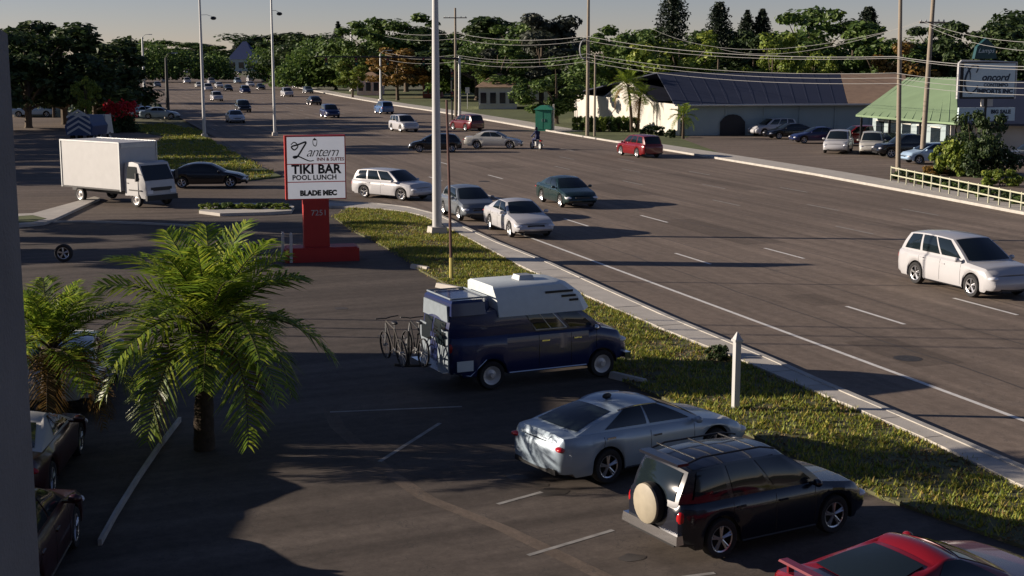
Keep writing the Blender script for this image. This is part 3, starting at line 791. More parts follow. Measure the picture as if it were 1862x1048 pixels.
def palm(name, label, base, trunk_h, scale, nfr, seed, lean=(0, 0), group=None, trunk_r=0.19, dry=3):
    rnd = random.Random(seed)
    t = thing(name, label, 'palm', (base[0], base[1], -0.03), 0, group)
    top = Vector((lean[0], lean[1], trunk_h))
    mb = MB(); pts = []; rs = []
    for k in range(15):
        f = k / 14; pts.append(Vector((lean[0] * f * f, lean[1] * f * f, trunk_h * f)))
        rs.append(trunk_r * (1.25 - .5 * f + (0.05 if k % 2 else -.03)) * (1.35 if f > .8 else 1))
    mb.tube(pts, rs, 11); mb.build('trunk', 'palm_bark', t, 50)
    for i in range(nfr):
        f = i / (nfr - 1)                       # 0 upright young .. 1 old drooping
        k = min(3, int(f * 3.99))
        if i >= nfr - dry: k = 4
        o = link('frond', FROND[k], t)
        o.location = top + Vector((0, 0, 0.05 - .25 * f))
        o.rotation_euler = (rnd.uniform(-.2, .2), lerp(-0.75, 0.40, f) + rnd.uniform(-.12, .12), i * 2.39996 + rnd.uniform(-.2, .2))
        s = scale * rnd.uniform(.85, 1.08) * (0.8 + .2 * min(1, f * 3)); o.scale = (s, s, s)
    return t
palm('palm', 'full green palm with shaggy trunk leaning over the parking lot', xy(G(372, 815)), 2.45, 1.26, 34, 4, (0.2, -.1), trunk_r=.17, dry=2)
palm('palm', 'darker palm half hidden behind the grey wing wall', (-8.85, 25.6), 2.1, 0.86, 28, 9, (0.1, 0), trunk_r=.2, dry=5)
# small far palms
palm('palm', 'slim palm in front of the white gable porch', xy(G(1148, 240)), 4.6, 1.25, 18, 21, (-.4, 0), trunk_r=.14, dry=2)
palm('palm', 'shorter palm close to the gable porch door', xy(G(1160, 240)), 3.4, 1.05, 16, 22, (.2, 0), trunk_r=.13, dry=2)
palm('palm', 'small palm against the corner of the pale hall', xy(G(1242, 252)), 2.1, 0.9, 14, 23, (0, 0), trunk_r=.12, dry=0)
palm('palm', 'thin palm standing in front of the shaded house at the left', xy(G(98, 214)), 5.0, 1.35, 15, 24, (.3, 0), trunk_r=.13, dry=2)

# ---------------- far trees. right-hand background, left to right
T = tree_px
T('broad_tree', 'big dark round tree at the left rim of the left grove', 45, 150, 52, 15, 'dome', 'leaf_dark', seed=1, trunk_frac=.12)
T('broad_tree', 'big dark tree with ragged top in the middle of the left grove', 112, 158, 42, 17, 'dome2', 'leaf_dark', seed=2, trunk_frac=.12)
T('broad_tree', 'lower dark tree sloping down to the road in the left grove', 168, 165, 68, 13, 'round', 'leaf_dark', seed=3, trunk_frac=.1)
T('broad_tree', 'grey green tree behind the slim white poles at the left kerb', 192, 230, 84, 11, 'dome', 'leaf_grey', seed=4, trunk_frac=.12)
T('broad_tree', 'grey brown tree next to the distant queue of cars', 205, 330, 88, 12, 'round2', 'leaf_grey', seed=5, trunk_frac=.12)
T('small_tree', 'small bright lime tree with bare stem beside the red blooms', 152, 140, 138, 2.6, 'round', 'leaf_lime', seed=6, trunk_frac=.4)
for i, (px, top, w, k, m, lb) in enumerate([
        (285, 74, 40, 'dome', 'leaf_mid', 'hazy green tree mass end tree behind the far queue, by twin poles'), (330, 78, 46, 'round2', 'leaf_mid', 'rounded pale tree behind the far queue'),
        (375, 80, 44, 'dome2', 'leaf_grey', 'low grey green tree left of the blue pavilion'), (408, 84, 36, 'round', 'leaf_mid', 'tree touching the left side of the blue pavilion roof'),
        (480, 62, 48, 'tall', 'leaf_dark', 'dark tree rising directly right of the blue pavilion'), (520, 66, 44, 'round', 'leaf_grey', 'grey green tree behind the slim grey light pole')]):
    T('distant_tree', lb, px, 820 + (i % 3) * 30, top, w * 1.35, k, m, seed=20 + i, trunk_frac=.06)
for i, (px, Y, top, w, k, m, lb, tf) in enumerate([
        (548, 430, 62, 26, 'dome', 'leaf_dark', 'dark tree above the pale flat-roofed shop', .1),
        (585, 400, 60, 24, 'tall', 'leaf_dark', 'dark upright tree next to the spire-shaped conifer', .1),
        (610, 330, 80, 18, 'round2', 'leaf_mid', 'mid green tree behind the cream shop', .12),
        (655, 290, 58, 15, 'round', 'leaf_mid', 'green tree at the foot of the tallest centre tree', .12),
        (690, 300, 34, 22, 'dome', 'leaf_mid', 'large olive tree on the left of the centre clump', .2),
        (738, 310, 24, 20, 'round', 'leaf_mid', 'tallest tree of the centre clump, open sunlit crown', .25),
        (722, 248, 88, 12, 'dome2', 'leaf_orange', 'orange brown tree beside the red walled building', .25),
        (640, 262, 112, 6.5, 'round', 'leaf_lime', 'small yellow green roadside tree by the cream shop', .3),
        (795, 300, 56, 16, 'dome', 'leaf_dark', 'dark tree right behind the tall white light pole', .15),
        (868, 250, 34, 24, 'dome2', 'leaf_dark', 'broad flat-topped dark tree behind the crossarm pole', .2),
        (905, 212, 78, 13, 'round', 'leaf_mid', 'shady tree over the grey house', .25),
        (950, 240, 38, 17, 'dome', 'leaf_mid', 'shady rounded tree with a pale gap in its crown', .2),
        (985, 215, 28, 15, 'dome2', 'leaf_grey', 'tall greyish tree left of the twin wooden poles', .2),
        (1012, 160, 104, 9, 'round2', 'leaf_mid', 'bushy green tree behind the green kiosk', .14),
        (1040, 250, 66, 12, 'tall', 'leaf_dark', 'narrow dark tree behind the twin wooden poles', .1),
        (1098, 230, 48, 14, 'round', 'leaf_mid', 'sunlit mid green tree right of the twin wooden poles', .15),
        (1140, 190, 62, 14, 'dome', 'leaf_mid', 'shady spreading tree above the gable porch', .15),
        (1180, 240, 52, 16, 'dome2', 'leaf_mid', 'shady tree under the tallest pine', .15),
        (1235, 185, 58, 12, 'round', 'leaf_lime', 'bright yellow green tree behind the navy roof', .15),
        (1262, 192, 82, 10, 'round2', 'leaf_lime', 'lower yellow green tree beside the brightest one', .15),
        (1318, 230, 52, 15, 'dome', 'leaf_dark', 'dark tree under the second tall pine', .12),
        (1370, 225, 62, 14, 'dome2', 'leaf_dark', 'low dark tree between the pines and the domed tree', .12),
        (1405, 190, 62, 8, 'tall', 'leaf_lime', 'slim yellowish tree left of the large domed tree', .12),
        (1470, 235, 14, 20, 'dome', 'leaf_mid', 'large domed shady tree over the tan roof', .1),
        (1478, 195, 84, 6, 'round', 'leaf_lime', 'small yellow tree in front of the domed tree', .15),
        (1550, 220, 42, 17, 'dome2', 'leaf_mid', 'wide shady tree behind the left wooden pole', .12),
        (1600, 215, 56, 13, 'round', 'leaf_mid', 'shady tree between the two wooden poles', .12),
        (1715, 240, 40, 19, 'dome', 'leaf_dark', 'broad dark tree right of the leaning wooden pole', .12),
        (1640, 190, 76, 9, 'round2', 'leaf_orange', 'brownish tree above the green roof ridge', .15),
        (1800, 200, 22, 14, 'tall', 'leaf_dark', 'tall dark tree behind the pole sign', .12),
        (1860, 190, 40, 14, 'dome2', 'leaf_dark', 'dark tree at the right behind the pole sign', .12),
        (1935, 200, 40, 16, 'round2', 'leaf_dark', 'dark tree beyond the shaded roof', .12)]):
    T('broad_tree', lb, px, Y, top, w, k, m, seed=40 + i, trunk_frac=tf)
norfolk('pine_tree', 'tallest dark tiered pine behind the navy roofed hall', 1222, 210, -6, 7.0, .8, .6)
norfolk('pine_tree', 'second tall dark tiered pine right of the tallest', 1306, 220, 6, 5.4, .6, .55)
norfolk('pine_tree', 'thin pale pine, left one of the small pair', 1357, 260, 20, 4.8, .1, .6)
norfolk('pine_tree', 'thin pale pine, right one of the small pair', 1384, 260, 18, 3.8, .4, .65)
norfolk('pine_tree', 'small lone pine beside the left wooden pole', 1576, 250, 14, 4.4, .9, .7)
norfolk('pine_tree', 'spire-shaped dark conifer left of the centre clump', 616, 380, 40, 6)
# woodland behind the first rows: reads as one mass
def wood(name, label, segs, n, leaf, m, seed):
    rnd = random.Random(seed); mb = MB(); tot = sum(s[4] for s in segs)
    for (x0, x1, y, h, wgt) in segs:
        bumps = [(rnd.uniform(x0, x1), rnd.uniform(.45, 1.0)) for _ in range(int((x1 - x0) / 6) + 2)]
        for _ in range(int(n * wgt / tot)):
            cx, hb = bumps[rnd.randrange(len(bumps))]; a = rnd.uniform(0, math.pi); rr = rnd.random() ** .45
            c = Vector((cx + math.cos(a) * rr * 6.5, y + rnd.gauss(0, 3.5), h * hb * (.12 + .88 * rr * math.sin(a) * rnd.uniform(.75, 1.0))))
            e = Vector((rnd.gauss(0, 1), rnd.gauss(0, 1), rnd.gauss(0, 1))).normalized() * leaf * rnd.uniform(.5, 1.2); g = e.orthogonal().normalized() * leaf * rnd.uniform(.3, .7)
            mb.add([c - e, c + g, c + e, c - g], [(0, 1, 2, 3)])
    return tag(mb.build(name, m), label, 'wood', kind='stuff')
wood('distant_wood', 'dark continuous woodland closing the view behind the far buildings', [(-10, 150, 262, 13.5, 3), (-60, 0, 330, 14, 1.3), (-130, -50, 430, 15, 1.2)], 56000, .55, 'leaf_mid', 5)
wood('far_wood', 'hazy low woodland at the end of the road', [(-450, -120, 1000, 20, 1)], 18000, 1.25, 'leaf_grey', 6)
wood('grove_undergrowth', 'dark undergrowth below the left grove and shaded house', [(-78, -46, 196, 7, 1)], 9000, .4, 'leaf_dark', 7)
# trees that stand left of the view and shade the junction
for i, (x, y, h, w, k) in enumerate([(-62, 118, 15, 17, 'dome'), (-70, 104, 14, 15, 'dome2'), (-58, 92, 12, 12, 'round'), (-80, 128, 16, 18, 'round2'), (-66, 142, 14, 16, 'dome'), (-34, 55, 9, 9, 'dome2'), (-30, 62, 8, 7, 'round')]):
    tree('broad_tree', ['wide shade tree', 'dense shade tree', 'round shade tree', 'tallest shade tree', 'low shade tree', 'small motel shade tree', 'young motel shade tree'][i] + ' growing left of the side street', (x, y), h, w, k, 'leaf_dark', .2, seed=90 + i)

# ---------------- bushes and hedges
def bush(name, label, pos, w, h, leafm, seed, d=None, group=None, cat='bush'):
    t = thing(name, label, cat, (pos[0], pos[1], -0.02), seed * 1.3, group)
    cr = link('foliage', CROWNS['dome' if w > 3 else 'bush'][0], t); cr.scale = (w / 2.1, (d or w) / 2.1, h / 1.75); cr.location = (0, 0, -.15 * h)
    cr.material_slots[0].link = 'OBJECT'; cr.material_slots[0].material = M[leafm]
    mb = MB()
    for k in range(5):
        a = k * 1.3 + seed; mb.tube([(0.05 * w * math.cos(a), .05 * w * math.sin(a), 0), (.3 * w * math.cos(a), .3 * w * math.sin(a), h * .6)], [.03, .012], 5)
    mb.build('stem', 'bark', t)
    return t
def hedge_bush(px, py, w, h, m, seed, lb, grp=None): return bush('shrub', lb, xy(G(px, py)), w, h, m, seed, group=grp)
for i in range(5):
    hedge_bush(385 + i * 31, 384 - (i % 2), 1.15, 0.62, 'leaf_mid' if i % 2 else 'leaf_lime', i, ('mid green' if i % 2 else 'yellow green') + ' low clipped shrub on the kerbed island behind the pylon sign', 'low shrubs on the kerbed island')
for i in range(8):
    hedge_bush(1052 + i * 14, 238 + (i % 2), 1.5, 2.3, 'leaf_lime' if i % 3 == 0 else 'leaf_mid', 10 + i, ('yellow green' if i % 3 == 0 else 'deep green') + ' tall leafy shrub in the row before the white garden wall', 'shrubs before the garden wall')
hedge_bush(1186, 246, 2.3, 1.5, 'leaf_dark', 31, 'round dark clipped shrub at the end of the white side wall')
hedge_bush(1220, 250, 1.2, 1.2, 'leaf_dark', 32, 'small dark clipped shrub near the hall corner')
bush('bougainvillea', 'dark shrub covered in bright red blossom at the left kerb', xy(G(222, 240)), 3.9, 4.0, 'leaf_dark', 5, cat='flowering shrub')
t = [o for o in COL.objects if o.get('category') == 'flowering shrub'][0]
rnd = random.Random(3); mb = MB()
for k in range(420):
    a = rnd.gauss(-1.3 - t.rotation_euler.z, .7); z = rnd.choice([rnd.gauss(2.3, .4), rnd.gauss(2.6, .3)]); r_ = 1.55 * rnd.uniform(.8, 1.15)
    c = Vector((math.cos(a) * r_, math.sin(a) * r_, z)); e = Vector((rnd.gauss(0, 1), rnd.gauss(0, 1), rnd.gauss(0, 1))).normalized() * .16; g = e.orthogonal().normalized() * .14
    mb.add([c - e, c + g, c + e, c - g], [(0, 1, 2, 3)])
mb.build('blossom', 'leaf_flower', t)
# planting behind the white rail fence at the right
bush('big_bush', 'big dark rounded bush behind the white rail fence below the pole sign', xy(G(1775, 318)), 5.2, 5.6, 'leaf_dark', 41)
bush('bush', 'yellow green spiky bush at the left foot of the big dark bush', xy(G(1730, 318)), 2.8, 3.4, 'leaf_lime', 42)
bush('bush', 'bright leafy bush right of the big dark bush', xy(G(1822, 338)), 2.2, 1.5, 'leaf_lime', 43)
bush('bush', 'reddish brown low bush between the wooden poles and the fence', xy(G(1698, 318)), 2.0, 0.9, 'leaf_orange', 44)
for i in range(9):
    u = i / 8; q = G(lerp(1648, 1900, u), lerp(326, 383, u))
    bush('shrub', ('mid' if i % 2 else 'dark') + ' green low shrub growing along the back of the white rail fence', xy(q), 1.7, 0.85, 'leaf_mid' if i % 2 else 'leaf_dark', 50 + i, group='shrubs along the rail fence')
bush('post_bush', 'small spiky dark bush beside the white post on the verge', xy(G(1306, 655)), 0.7, 0.6, 'leaf_dark', 71)

# ================================================================== SIGNS, POLES, FENCES
# ---- pylon sign of the motel
SB = G(577, 472)
pyl = thing('pylon_sign', 'tall white motel pylon sign on red pedestal at the lot corner', 'sign', (SB.x, SB.y, 0), R(13))
H0 = ZY(246, SB.y); H1 = ZY(362, SB.y)          # board top and bottom
W_B = 2.12
MB().box((0.15, 0, 0.22), (2.75, 1.15, 0.5)).build('pedestal', 'red_paint', pyl)
MB().box((0.15, 0, 0.485), (2.6, 1.0, 0.05)).build('pedestal_cap', 'red_paint', pyl)
MB().box((-0.02, 0, (0.5 + H1) / 2), (0.95, 0.55, H1 - 0.5)).build('post', 'red_paint', pyl)
mb = MB(); mb.box((0, 0, (H0 + H1) / 2), (W_B + .12, 0.42, H0 - H1)); mb.build('sign_box', 'red_paint', pyl)
hts = [(H0 - 0.05, lerp(H0, H1, .435)), (lerp(H0, H1, .45), lerp(H0, H1, .715)), (lerp(H0, H1, .73), H1 + .04)]
for zt, zb in hts:
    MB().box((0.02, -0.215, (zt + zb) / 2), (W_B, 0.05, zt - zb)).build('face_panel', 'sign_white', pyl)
RX = (R(90), 0, 0); FY = -0.246
def wz(v): return lerp(H0, H1, v)
lettering('lettering', 'antern', 0.52, 'ink', pyl, (0.24, FY, wz(.26)), RX, shear=.42, bold=-0.004, space=.86)
def stroke(pts, r, name, parent, m='ink', closed=False):
    out = []
    n = len(pts)
    for i in range(n - 1):                       # Catmull-Rom through the given points
        p0, p1, p2, p3 = (Vector(pts[max(0, min(n - 1, i + k))]) for k in (-1, 0, 1, 2))
        for s in range(5):
            t = s / 5; out.append(0.5 * ((2 * p1) + (p2 - p0) * t + (2 * p0 - 5 * p1 + 4 * p2 - p3) * t * t + (3 * p1 - p0 - 3 * p2 + p3) * t ** 3))
    out.append(Vector(pts[-1]))
    rr = [r * (0.55 + 0.6 * math.sin(math.pi * k / (len(out) - 1))) for k in range(len(out))]
    return MB().tube(out, rr, 5).build(name, m, parent)
bw = W_B / 2
stroke([(-.42 * W_B, FY, wz(.14)), (-.36 * W_B, FY, wz(.10)), (-.30 * W_B, FY, wz(.16)), (-.36 * W_B, FY, wz(.22)), (-.41 * W_B, FY, wz(.17)), (-.30 * W_B, FY, wz(.14)), (-.16 * W_B, FY, wz(.10)), (-.22 * W_B, FY, wz(.20)), (-.31 * W_B, FY, wz(.32)), (-.36 * W_B, FY, wz(.345)),
        (-.38 * W_B, FY, wz(.325)), (-.30 * W_B, FY, wz(.32)), (-.20 * W_B, FY, wz(.36)), (-.10 * W_B, FY, wz(.395)), (-.03 * W_B, FY, wz(.385))], 0.028, 'script_capital', pyl)
lettering('lettering', 'INN & SUITES', 0.17, 'ink_red', pyl, (0.55, FY, wz(.372)), RX, bold=.004)
MB().add([(-.02, FY - .01, wz(.035)), (-.10, FY - .01, wz(.075)), (.08, FY - .01, wz(.075)), (-.02, FY + .01, wz(.035)), (-.10, FY + .01, wz(.075)), (.08, FY + .01, wz(.075))], [(0, 1, 2), (0, 3, 4, 1), (1, 4, 5, 2), (2, 5, 3, 0)]).build('lantern_emblem', 'ink', pyl)
stroke([(-.09, FY, wz(.08)), (-.07, FY, wz(.14)), (0, FY, wz(.165)), (.05, FY, wz(.14)), (.07, FY, wz(.08))], .014, 'lantern_emblem', pyl)
lettering('lettering', 'TIKI BAR', 0.46, 'ink', pyl, (0.02, FY, wz(.53)), RX, bold=.016, space=1.02)
lettering('lettering', 'POOL LUNCH', 0.25, 'ink', pyl, (-0.05, FY, wz(.655)), RX, bold=.008, space=1.05)
lettering('lettering', 'BLADE MEC', 0.26, 'ink', pyl, (0.08, FY, wz(.90)), RX, bold=.016)
lettering('lettering', '7251', 0.30, 'white', pyl, (0.08, -0.282, lerp(H1, .5, .28)), RX, bold=.0)
for dx, lb in ((-1.30, 'white steel guard post at the corner of the red pedestal'), (-1.02, 'leaning pale guard post against the red pedestal front')):
    q = pyl.matrix_basis @ Vector((dx, -0.65 if dx > -1.2 else -.3, 0))
    mb = MB(); mb.tube([(0, 0, 0), (0.02, 0, 1.05), (0.02, 0, 1.12)], [.055, .055, .03], 9); b_ = mb.build('guard_post', 'white'); b_.location = q
    tag(b_, lb, 'post')

# ---- light poles
def lamp_pole(name, label, px, py, h, r0, m, lamp_px=None, lean=0.0, arm=2.0, cat='light pole'):
    b = G(px, py); t = thing(name, label, cat, (b.x, b.y, -0.02))
    mb = MB(); mb.tube([(0, 0, 0), (lean * .5, 0, h * .5), (lean, 0, h)], [r0, r0 * .8, r0 * .55], 12); mb.build('pole', m, t, 40)
    MB().box((0, 0, 0.17), (r0 * 3.6, r0 * 3.6, 0.36), R(20), top=(.85, .85)).build('base', 'concrete', t)
    if lamp_px:
        q = AT(lamp_px[0], lamp_px[1], b.y); dx, z = q.x - b.x, q.z
        mb = MB(); mb.tube([(lean * z / h, 0, z + .30), (dx * .5, 0, z + .32), (dx, 0, z + .12)], .022, 6); mb.build('arm', m, t)
        MB().ellipsoid((dx, 0, z), (.28, .16, .17)).build('lamp_head', 'black', t, 60)
    else:
        mb = MB(); mb.tube([(lean, 0, h), (lean + arm * .4, 0, h + .5), (lean + arm, 0, h + .6)], .05, 7); mb.build('arm', m, t)
        MB().box((lean + arm + .3, 0, h + .58), (.7, .28, .14)).build('lamp_head', 'steel', t)
    return t
lamp_pole('light_pole', 'thick white light pole on concrete base beside the grey oncoming car', 795, 426, 11.5, .21, 'white', arm=3)
lamp_pole('light_pole', 'white light pole at the tip of the shaded wedge lawn', 372, 250, 14.5, .17, 'white', (388, 33))
lamp_pole('light_pole', 'slim grey light pole by the far side of the junction', 500, 247, 15, .15, 'steel', (508, 25))
lamp_pole('light_pole', 'short dark pole at the kerb left of the wedge lawn', 306, 215, ZY(105, G(306, 215).y), .26, 'black', arm=.8)
for px, py, top, lb in ((242, 165, 84, 'pale slim pole beside the grey green tree, shorter of two'), (263, 172, 68, 'pale slim pole near the red blooms, taller of two'), (84, 205, 55, 'pale pole rising out of the left grove'),
                        (641, 166, 58, 'grey pole on the far kerb by the yellow green tree'), (693, 184, 98, 'thin grey pole in front of the orange brown tree')):
    b = G(px, py); lamp_pole('light_pole', lb, px, py, max(5, ZY(top, b.y)), .0011 * b.y, 'steel', arm=1.4)
b = G(821, 508); t = thing('slim_post', 'slim brown steel post standing in the verge grass', 'post', (b.x, b.y, 0))
MB().tube([(0, 0, 0), (-.05, 0, 3), (-.12, 0, 6.1)], [.05, .045, .04], 8).build('shaft', mat('rust_brown', (.12, .06, .05), .8), t)
MB().tube([(0, 0, 0), (0, 0, 0.75)], .075, 8).build('sleeve', mat('yellow_sleeve', (.5, .42, .12), .6), t)
# white post with pointed cap
b = G(1337, 748); t = thing('white_post', 'white square post with pointed cap on the shaded verge', 'post', (b.x, b.y, 0.04))
hz = 1.5
MB().box((0, 0, hz / 2), (.13, .13, hz), R(20)).build('shaft', 'white', t)
MB().box((0, 0, hz + .015), (.19, .19, .05), R(20)).build('collar', 'white', t)
MB().box((0, 0, hz + .12), (.16, .16, .16), R(20), top=(.12, .12)).build('cap', 'white', t)

# ---- utility poles and wires
def util_pole(label, px, py, h, r=.16, lean=(0, 0), arm_z=None, arm_w=2.2, name='utility_pole'):
    b = G(px, py); t = thing(name, label, 'utility pole', (b.x, b.y, -.05))
    mb = MB(); mb.tube([(0, 0, 0), (lean[0] * .5, lean[1] * .5, h * .5), (lean[0], lean[1], h)], [r, r * .85, r * .65], 9); mb.build('shaft', 'wood_pole', t, 40)
    if arm_z:
        MB().box((lean[0] * arm_z / h, -.14, arm_z), (arm_w, .1, .12), 0).build('crossarm', 'wood_pole', t)
        for k in (-.45, -.25, .25, .45):
            MB().lathe([(.0, 0), (.05, .0), (.06, .06), (.03, .14), (0, .16)], 7, c=(lean[0] * arm_z / h + arm_w * k, -.14, arm_z + .06)).build('insulator', 'steel', t)
    return t
UP = {}
UP['a'] = util_pole('tall wooden pole with coiled cable, left of the twin poles on the lawn', 1068, 246, 15, .19)
util_pole('shorter thin wooden pole right beside the tall coiled-cable pole', 1081, 247, ZY(98, G(1081, 247).y), .12)
b = G(1068, 246); mb = MB(); pts = []
for k in range(13):
    a = math.pi * k / 12; pts.append((-.2 - .62 * math.sin(a), -.1, 9.3 - 1.75 * (k / 12) * 1.1 + .25 * math.sin(2 * a)))
t = [o for o in COL.objects if o.get('label', '').startswith('tall wooden pole with coiled')][0]
MB().tube(pts, .07, 6).build('coiled_cable', 'steel', t)
b3 = G(1633, 312); UP['b'] = util_pole('leaning weathered wooden pole behind the end of the rail fence', 1633, 312, 14, .17, lean=(-.45, 0))
b4 = G(1676, 298); UP['c'] = util_pole('straight wooden pole with crossarms right of the leaning pole', 1676, 298, 14, .2, lean=(.3, 0), arm_z=ZY(40, G(1676, 298).y), arm_w=1.8)
UP['d'] = util_pole('grey pole with single long crossarm behind the tall white light pole', 829, 212, ZY(14, G(829, 212).y), .2, arm_z=ZY(32, G(829, 212).y), arm_w=3.0)
M['wire'] = mat('weathered_cable', (.33, .33, .32), .6, var=.0)
def wire(label, pts, r=.016, sag=.5, grp=None):
    out = []
    for a, b in zip(pts, pts[1:]):
        a, b = Vector(a), Vector(b)
        for k in range(12): u = k / 12; q = a.lerp(b, u); q.z -= sag * 4 * u * (1 - u) * (a - b).length / 50; out.append(q)
    out.append(Vector(pts[-1]))
    return tag(MB().tube(out, r, 4, cap=False).build('power_line', 'wire'), label, 'cable', grp)
Ya, Yb, Yd = G(1068, 246).y, G(1633, 312).y, G(829, 212).y
for i, (y0, ya, yb, y2, lb) in enumerate([(60, 66, 103, 112, 'uppermost'), (70, 74, 106, 120, 'second'), (100, 98, 133, 140, 'third'), (104, 104, 142, 152, 'fourth'), (112, 112, 152, 166, 'lowest')]):
    wire(lb + ' sagging cable strung from the coiled-cable pole past the navy roof', [AT(700, y0 - 4, Yd + 30), AT(829, y0, Yd), AT(1066, ya, Ya - .25), AT(1628, yb, Yb - .25), AT(2100, y2, 62)], r=.014 if i else .019, sag=.7)
wire('high bright cable crossing before the pines to the crossarm pole', [AT(1290, 84, 190), AT(1676, 38, G(1676, 298).y), AT(2050, 70, 60)], .013, .9)
wire('cable crossing behind the domed tree to the crossarm pole', [AT(1180, 50, 200), AT(1676, 42, G(1676, 298).y + .1), AT(2050, 84, 61)], .013, 1.2)
# ---- signal mast at the junction
b = G(836, 214); sm = thing('signal_mast', 'long dark signal mast arm reaching over the road from the far corner', 'traffic signal', (b.x, b.y, 0))
za = ZY(107, b.y); xl = AT(575, 107, b.y).x - b.x
MB().tube([(0, 0, 0), (0, 0, za + .3)], [.2, .15], 9).build('pole', 'steel', sm, 40)
MB().tube([(0, 0, za), (xl * .5, 0, za + .2), (xl, 0, za + .25)], [.15, .11, .07], 8).build('mast_arm', 'black', sm, 40)
for k, (u, on) in enumerate([(.25, 0), (.5, 0), (.72, 0), (.93, 0)]):
    hx = xl * u; hd = MB().box((hx, -.1, za - .35), (.34, .22, 1.0)).build('signal_head', 'black', sm)
    for j, c in enumerate(((.25, .02, .02), (.25, .16, .02), (.02, .18, .08))):
        key = 'sig%d' % j
        if key not in M: M[key] = mat('signal_lens_%d' % j, c, .3, var=0)
        MB().lathe([(0, -.03), (.11, -.02), (.11, .0)], 9, axis='Y', c=(hx, -.22, za - .05 - j * .3)).build('lens', key, hd)
b = G(822, 218); ps = thing('signal_post', 'dark signal post with two heads behind the tall white light pole', 'traffic signal', (b.x, b.y, 0))
MB().tube([(0, 0, 0), (0, 0, 6.2)], .11, 8).build('pole', 'black', ps)
for z in (2.9, 5.3):
    hd = MB().box((.05, -.2, z), (.4, .25, 1.1)).build('signal_head', 'black', ps)
    for j in range(3): MB().lathe([(0, -.03), (.12, -.02), (.12, 0)], 9, axis='Y', c=(.05, -.33, z + .33 - j * .33)).build('lens', 'sig%d' % j, hd)

# ---- white rail fence at the far right: posts and rails are parts
fa, fb = G(1620, 332), G(1900, 396)
M['fence'] = mat('pale_yellow_white_paint', (.46, .46, .33), .6, var=.1)
fen = thing('rail_fence', 'pale two-rail metal fence along the far pavement', 'fence', (fa.x, fa.y, 0))
fv = fb - fa; ang = math.atan2(fv.y, fv.x); L = fv.length; nP = 16
for k in range(nP + 1):
    q = fv * (k / nP); MB().box((q.x, q.y, .50), (.07, .07, 1.0), ang).build('post', 'fence', fen)
for k in range(nP):
    q = fv * ((k + .5) / nP)
    for z in (.92, .48): MB().box((q.x, q.y, z), (L / nP - .075, .05, .07), ang).build('rail', 'fence', fen)

# ---- pole sign at the right
sp = G(1790, 322); sY = 92.0
sb = AT(1790, 225, sY)
psn = thing('pole_sign', 'pale blue double-panel pole sign with curly capital over the bushes', 'sign', (sb.x, sY, 0), R(3))
M['sign_blue'] = mat('pale_blue_sign_face', (.58, .70, .72), .4, var=.12, scale=.6)
M['ink_navy'] = mat('navy_lettering', (.012, .03, .06), .5, var=0)
M['teal_dark'] = mat('dark_teal_cabinet', (.012, .06, .065), .5, var=.1)
z1, z0 = ZY(112, sY), ZY(180, sY); w = AT(1842, 110, sY).x - AT(1735, 110, sY).x
zc = (z0 + z1) / 2; hh = z1 - z0
MB().tube([(-.0, .1, 0), (0, .1, z0 + .1)], .16, 9).build('post', 'black', psn)
MB().box((0, .12, zc), (w, .35, hh)).build('cabinet', 'black', psn)
MB().box((.12, -.08, zc), (w - .42, .05, hh - .25)).build('face_panel', 'sign_blue', psn)
MB().tube([(-w / 2, -.05, z0), (-w / 2, -.05, z1 - .12), (-w / 2 + .12, -.05, z1 + .02), (0, -.05, z1 + .02), (w / 2, -.05, z1 - .06), (w / 2, -.05, z0)], [.11, .11, .09, .06, .06, .06], 7).build('white_frame', 'white', psn)
FY2 = -.115
stroke([(x * w, FY2, z0 + hh * z) for x, z in ((-.20, .70), (-.17, .84), (-.24, .90), (-.34, .74), (-.39, .48), (-.36, .24), (-.27, .16), (-.18, .28), (-.17, .36))], .06, 'script_capital', psn, 'ink_navy')
stroke([(x * w, FY2, z0 + hh * z) for x, z in ((-.41, .82), (-.36, .86), (-.31, .70), (-.30, .52))], .04, 'script_capital', psn, 'ink_navy')
lettering('lettering', 'oncord', .62, 'ink_navy', psn, (.13 * w, FY2, z0 + hh * .57), RX, shear=.3, bold=.02)
lettering('lettering', 'CONTEMPO', .30, 'ink_navy', psn, (.15 * w, FY2, z0 + hh * .37), RX, bold=.01)
lettering('lettering', 'IMPORTS INC', .40, 'ink_navy', psn, (.14 * w, FY2, z0 + hh * .20), RX, bold=.02)
zp1, zp0 = ZY(196, sY), ZY(220, sY)
MB().box((.03 * w, .1, (zp0 + zp1) / 2), (w * .98, .25, zp1 - zp0)).build('lower_panel', 'sign_blue', psn)
lettering('lettering', 'BIG SALE', .34, 'ink_navy', psn, (.27 * w, -.035, lerp(zp0, zp1, .68)), RX, bold=.02)
lettering('lettering', 'LAMPS', .30, 'ink_navy', psn, (.30 * w, -.035, lerp(zp0, zp1, .25)), RX, bold=.01)
MB().box((.03 * w, .1, (z0 + zp1) / 2 + .1), (.75, .2, .6)).build('arrow_plate', 'offwhite', psn)
zt1, zt0 = ZY(78, sY), ZY(107, sY); xc = AT(1792, 90, sY).x - sb.x
mb = MB(); ww = 1.2
prf = [(-ww / 2 * 1.25, zt0), (ww / 2 * 1.25, zt0), (ww / 2, lerp(zt0, zt1, .75)), (0, zt1 + .3), (-ww / 2, lerp(zt0, zt1, .75))]
mb.add([(xc + x, y, z) for y in (-.1, .35) for x, z in prf], [(0, 1, 2, 3, 4), (9, 8, 7, 6, 5)] + [(i, 5 + i, 5 + (i + 1) % 5, (i + 1) % 5) for i in range(5)]); mb.build('top_cabinet', 'teal_dark', psn)
lettering('lettering', 'Lamps', .42, 'sign_blue', psn, (xc, -.115, lerp(zt0, zt1, .5)), RX, shear=.3)

